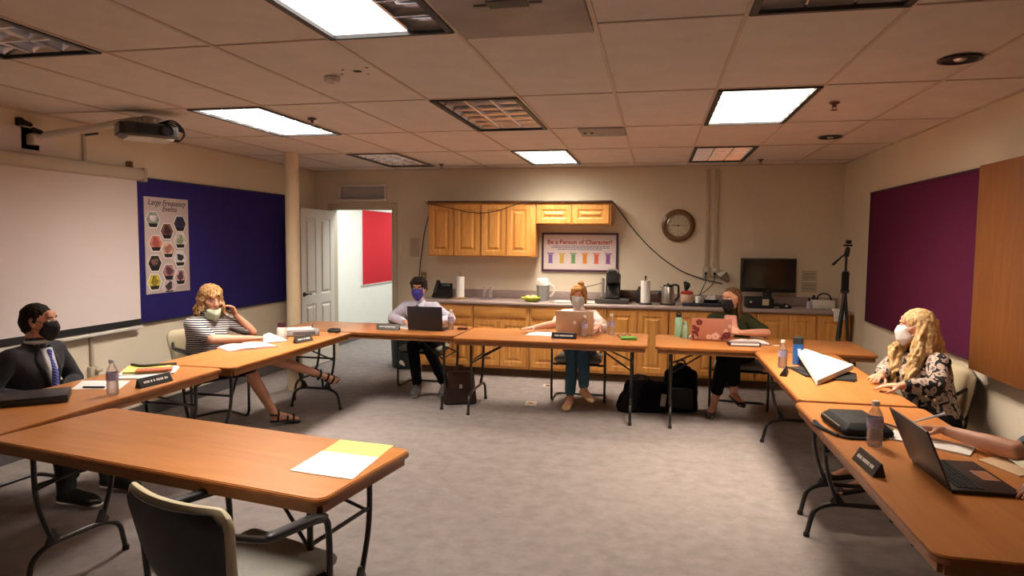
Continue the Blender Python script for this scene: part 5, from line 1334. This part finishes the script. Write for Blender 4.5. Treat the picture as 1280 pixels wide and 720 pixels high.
MB().hull([((-.07, 0, .01), .01), ((.06, 0, .01), .01), ((-.05, .02, .10), .012), ((.04, .03, .08), .012), ((.07, .0, .05), .01)], 2).build('packet', wt, t, remesh=.006, sm=1, disp=.01, dfreq=30)
MB().hull([((-.02, -.012, .05), (.03, .004, .02))], 1).build('label', M['pink'], t)
t = thing('glasses_case', 'green glasses case with dark spectacles behind it, back row', 'glasses case', (-.23, 6.32, TT), .12)
MB().hull([((-.065, 0, .014), .013), ((.065, 0, .014), .013), ((-.06, .035, .02), .014), ((.06, .035, .02), .014)], 2).build('case', mat('leaf_green', srgb(96, 158, 54), .45), t)
MB().box((0, -.014, .018), (.12, .003, .003)).build('seam', M['blackmatte'], t)
t = thing('spectacles', 'dark folded spectacles lying behind the green case', 'glasses', (-.28, 6.47, TT), .1)
b = MB()
for s in (-1, 1):
    b.tube([(s * .035 + .026 * math.cos(a), 0, .022 + .018 * math.sin(a)) for a in [k * PI / 8 for k in range(16)]], .003, 6, closed=True); b.tube([(s * .06, 0, .03), (s * .055, .07, .006), (s * .0, .08, .004)], .0028, 6)
b.tube([(-.01, 0, .026), (.01, 0, .026)], .003, 6); b.build('frame', M['black'], t)
b = MB()
for s in (-1, 1): b.box((s * .035, 0, .022), (.044, .001, .03), bev=.0004)
b.build('lens', M['glassy'], t)
# mint bottles
mint = mat('mint_enamel', srgb(150, 196, 166), .35)
t = thing('sport_bottle', 'tall mint green bottle with a black lid on the back right table', 'bottle', (.235, 6.70, TT))
MB().lathe([(0, 0), (.034, 0), (.036, .01), (.036, .17), (.028, .19), (0, .19)], n=28).build('bottle', mint, t)
MB().lathe([(0, .185), (.026, .185), (.026, .215), (.012, .22), (0, .22)], n=24).build('lid', M['blackmatte'], t)
MB().tube(arc((0, 0, .215), .022, 0, PI, 8, (1, 0, 0), (0, 0, 1)), .006, 8).build('carry_loop', M['blackmatte'], t)
t = thing('spray_bottle', 'short pale green clear bottle in front of the tall mint one', 'bottle', (.295, 6.57, TT))
MB().lathe([(0, 0), (.029, 0), (.03, .1), (.02, .13), (.012, .14), (0, .14)], n=24).build('bottle', mat('pale_green_clear', srgb(176, 206, 176), .2, trans=.3, alpha=.85), t)
MB().lathe([(0, .14), (.016, .14), (.016, .165), (0, .168)], n=18).build('cap', mint, t)
t = thing('tissue', 'crumpled white tissue on the table left of the patterned laptop', 'tissue', (.375, 6.60, TT))
MB().hull([((-.04, 0, .01), .009), ((.04, -.01, .008), .007), ((-.02, .02, .035), .008), ((.02, .01, .015), .008)], 2).build('tissue', M['paper'], t, remesh=.004, disp=.008, dfreq=45)
# tablet and notebook
t = thing('tablet', 'tablet in a dark frame lying beside the patterned laptop', 'tablet', (.79, 6.27, TT), .06)
MB().prism(rrect(.28, .13, .015), .0, .035, bev=.003).build('case', mat('plum_case', srgb(70, 40, 50), .4), t)
MB().box((0, -.066, .02), (.24, .003, .018)).build('window', M['paper'], t)
MB().prism(rrect(.25, .1, .01), .035, .037).build('screen', mat('tablet_glass', srgb(190, 170, 170), .2), t)
t = thing('notebook', 'open white notebook behind the tablet on the back right table', 'notebook', (.87, 6.43, TT), .12)
b = MB()
for s in (-1, 1): b.hull([((s * .01, -.09, .015), .006), ((s * .01, .09, .015), .006), ((s * .14, -.09, .008), .005), ((s * .14, .09, .008), .005), ((s * .06, -.09, .02), .006), ((s * .06, .09, .02), .006)], 1)
b.build('pages', M['paper'], t); MB().box((0, 0, .0015), (.31, .2, .003)).build('cover', M['blackmatte'], t)
tag(MB().hull([((1.08, 6.33, TT + .004), (.03, .02, .004))], 2).build('coin_case', M['paper']), 'tiny white oval object on the table right of the notebook', 'object')
# right table items
t = thing('sport_bottle', 'blue bottle with a black lid behind the white binder', 'bottle', (1.075, 5.40, TT))
MB().lathe([(0, 0), (.036, 0), (.038, .01), (.038, .14), (.034, .165), (0, .165)], n=28).build('bottle', mat('bright_blue', srgb(40, 96, 170), .3), t)
MB().lathe([(0, .16), (.037, .16), (.037, .205), (.032, .21), (0, .21)], n=28).build('lid', M['blackmatte'], t)
MB().hull([((.0, -.036, .12), (.016, .004, .01))], 1).build('emblem', M['screen'], t)
t = thing('binder', 'thick white open paper block tilted on the right table in front of the blonde woman', 'papers', (1.20, 5.05, TT))
def quad(b, P, th):
    P = [V(p) - V((1.20, 5.05, TT)) for p in P]
    b.hull([(p, .003) for p in P] + [(p - V((0, 0, th)), .003) for p in P], 1)
b = MB(); quad(b, [(1.075, 5.52, .865), (1.045, 4.62, .775), (1.385, 5.10, .805), (1.27, 5.16, .835)], .03)
b.build('page_block', mat('bright_paper', (.93, .92, .9), .7), t, smooth=False)
b = MB(); b.prism([(-.22, .16), (-.17, -.16), (.14, -.22), (.20, .02), (.0, .3)], 0, .012, bev=.002); b.build('cover', M['blackmatte'], t)
b = MB(); b.hull([((-.12, .4, .004), .004), ((-.13, -.3, .004), .004), ((-.08, .4, .09), .003), ((.1, .05, .03), .003)], 1); b.build('rest', M['blackmatte'], t)
MB().tube([(-.24, .14, .012), (-.05, -.2, .01), (.12, -.26, .008)], .007, 8).build('strap', M['blackmatte'], t)
t = thing('camera_case', 'black zipped case with a coiled cable on the front right table', 'case', (1.0, 3.58, TT), .1)
MB().hull([((-.10, -.15, .025), .022), ((.09, -.15, .022), .022), ((-.10, .15, .022), .022), ((.09, .15, .022), .022), ((-.08, -.13, .05), .016), ((.07, -.13, .05), .016), ((-.08, .13, .05), .016), ((.07, .13, .05), .016)], 2).build('case', M['blackmatte'], t)
MB().tube(fillet([(-.122, -.12, .04), (-.122, .16, .042), (.10, .17, .042), (.112, -.14, .04)], .04), .004, 6).build('zipper', M['ventgrey'], t)
MB().tube(fillet([(-.15, -.17, .012), (-.18, -.05, .012), (-.17, .1, .014), (-.2, .02, .008), (-.13, -.2, .008), (.05, -.2, .008)], .04), .007, 8).build('cable_coil', M['blackmatte'], t)
tag(MB().tube(fillet([(1.15, 3.72, TT + .006), (1.22, 3.62, TT + .006), (1.18, 3.5, TT + .006), (1.27, 3.42, TT + .006), (1.25, 3.3, TT + .006)], .06), .004, 6).build('charging_cable', M['blackmatte']), 'thin dark cable curving from the black case toward the white pad', 'cable')
paper_at('white pad of paper with dark backing behind the open dark laptop', [(1.10, 3.42), (1.36, 3.22), (1.44, 3.36), (1.17, 3.58)], TT, M['paper'], .008)
paper_at('cream folder at the right edge under the bare forearm', [(1.37, 3.17), (1.44, 2.98), (1.50, 3.02), (1.50, 3.26)], TT, mat('cream_folder', srgb(226, 196, 156), .6), .006)
o = MB().tube([(1.215, 3.515, .80), (1.34, 3.44, .875)], .0055, 8, taper=[.003, .0055]).build('pen', mat('blue_white_pen', srgb(190, 206, 226), .35))
tag(o, 'pale blue pen held in the hand at the right edge', 'pen')
# bags
t = thing('handbag', 'brown leather satchel on the floor by the back left table legs', 'bag', (-1.93, 6.50, 0), .45)
MB().hull([((-.14, -.07, .03), .03), ((.14, -.07, .03), .03), ((-.14, .07, .03), .03), ((.14, .07, .03), .03), ((-.12, -.03, .30), .025), ((.12, -.03, .30), .025), ((-.12, .03, .30), .025), ((.12, .03, .30), .025)], 2).build('body', mat('dark_brown_leather', srgb(48, 28, 18), .45, var=.3, vscale=12), t)
MB().hull([((-.13, -.085, .18), .008), ((.13, -.085, .18), .008), ((-.12, -.05, .32), .01), ((.12, -.05, .32), .01)], 2).build('flap', mat('brown_leather_flap', srgb(62, 36, 22), .4), t)
MB().tube(arc((0, 0, .31), .075, 0, PI, 12, (1, 0, 0), (0, 0, 1)), .01, 8).build('handle', mat('brown_handle', srgb(96, 54, 34), .4), t)
MB().box((0, -.098, .19), (.03, .008, .04), bev=.003).build('buckle', M['chrome'], t)
t = thing('tote_bag', 'slouching black tote bag on the floor left of the backpack', 'bag', (-.10, 6.62, 0), .05)
MB().hull([((-.22, -.08, .04), .035), ((.19, -.08, .04), .035), ((-.2, .1, .04), .035), ((.19, .1, .04), .035), ((-.11, 0, .27), .04), ((.17, 0, .25), .05)], 2).build('body', fabric('black_canvas', (.008, .007, .009)), t, remesh=.012, sm=2, disp=.03, dfreq=9)
b = MB(); b.tube(fillet([(-.1, -.03, .27), (-.08, -.03, .37), (.02, -.03, .36), (.05, -.03, .27)], .05), .009, 8); b.tube(fillet([(-.07, .04, .27), (-.04, .04, .35), (.06, .04, .34), (.08, .04, .27)], .05), .009, 8); b.build('strap', M['blackmatte'], t)
MB().box((.2, -.1, .14), (.05, .01, .12), bev=.004, rot=(0, .1, 0)).build('bottle_pocket', M['ventgrey'], t)
t = thing('backpack', 'upright black backpack on the floor by the chair of the woman in green', 'backpack', (.27, 6.72, 0), 0)
MB().hull([((-.12, -.06, .05), .045), ((.12, -.06, .05), .045), ((-.12, .08, .05), .045), ((.12, .08, .05), .045), ((-.11, .02, .36), .05), ((.11, .02, .36), .05), ((0, .02, .42), .06)], 3).build('body', fabric('black_nylon', (.008, .008, .009)), t, remesh=.01, sm=2, disp=.008, dfreq=14)
MB().hull([((-.09, -.12, .08), .03), ((.09, -.12, .08), .03), ((-.08, -.10, .22), .03), ((.08, -.10, .22), .03)], 2).build('pocket', M['blackmatte'], t)
MB().tube(arc((0, .03, .46), .04, 0, PI, 10, (1, 0, 0), (0, 0, 1)), .009, 8).build('handle', M['black'], t)
b = MB()
for s in (-1, 1): b.tube(fillet([(s * .08, .1, .42), (s * .12, .17, .3), (s * .13, .12, .08)], .05), .014, 8)
b.build('strap', M['blackmatte'], t)


# ------------------------------------------------------------------ lights, world, camera
for (x, y, e_) in ((-3.6, 9.4, 46), (-3.6, 12.0, 36)):
    l = bpy.data.lights.new('corridor_lamp', 'AREA'); l.shape = 'RECTANGLE'; l.size = .6; l.size_y = 1.2; l.energy = e_; l.color = (.93, 1, .98)
    o = bpy.data.objects.new('corridor_lamp', l); COL.objects.link(o); o.location = (x, y, CE - .02)
w = bpy.data.worlds.new('World'); SC.world = w; w.use_nodes = True
w.node_tree.nodes['Background'].inputs[0].default_value = (.5, .4, .3, 1); w.node_tree.nodes['Background'].inputs[1].default_value = .02

cam = bpy.data.cameras.new('camera'); co = bpy.data.objects.new('camera', cam); COL.objects.link(co)
f, yaw, pitch, roll = 838.33, .2105, .0713, .0088
cam.sensor_width = 36; cam.lens = f * 36 / 1280; cam.clip_start = .05; cam.clip_end = 60
fw = V((-math.sin(yaw) * math.cos(pitch), math.cos(yaw) * math.cos(pitch), -math.sin(pitch)))
rt = V((math.cos(yaw), math.sin(yaw), 0)); up = rt.cross(fw)
r2 = rt * math.cos(roll) + up * math.sin(roll); u2 = up * math.cos(roll) - rt * math.sin(roll)
m = Matrix((r2, u2, -fw)).transposed().to_4x4(); m.translation = V((0, 0, 1.665))
co.matrix_world = m
SC.camera = co
SC.view_settings.view_transform = 'Standard'; SC.view_settings.look = 'None'; SC.view_settings.exposure = .1; SC.view_settings.gamma = 1
SC.view_settings.use_curve_mapping = False
SC.cycles.use_denoising = True
SC.cycles.max_bounces = 8
SC.cycles.sample_clamp_indirect = 4
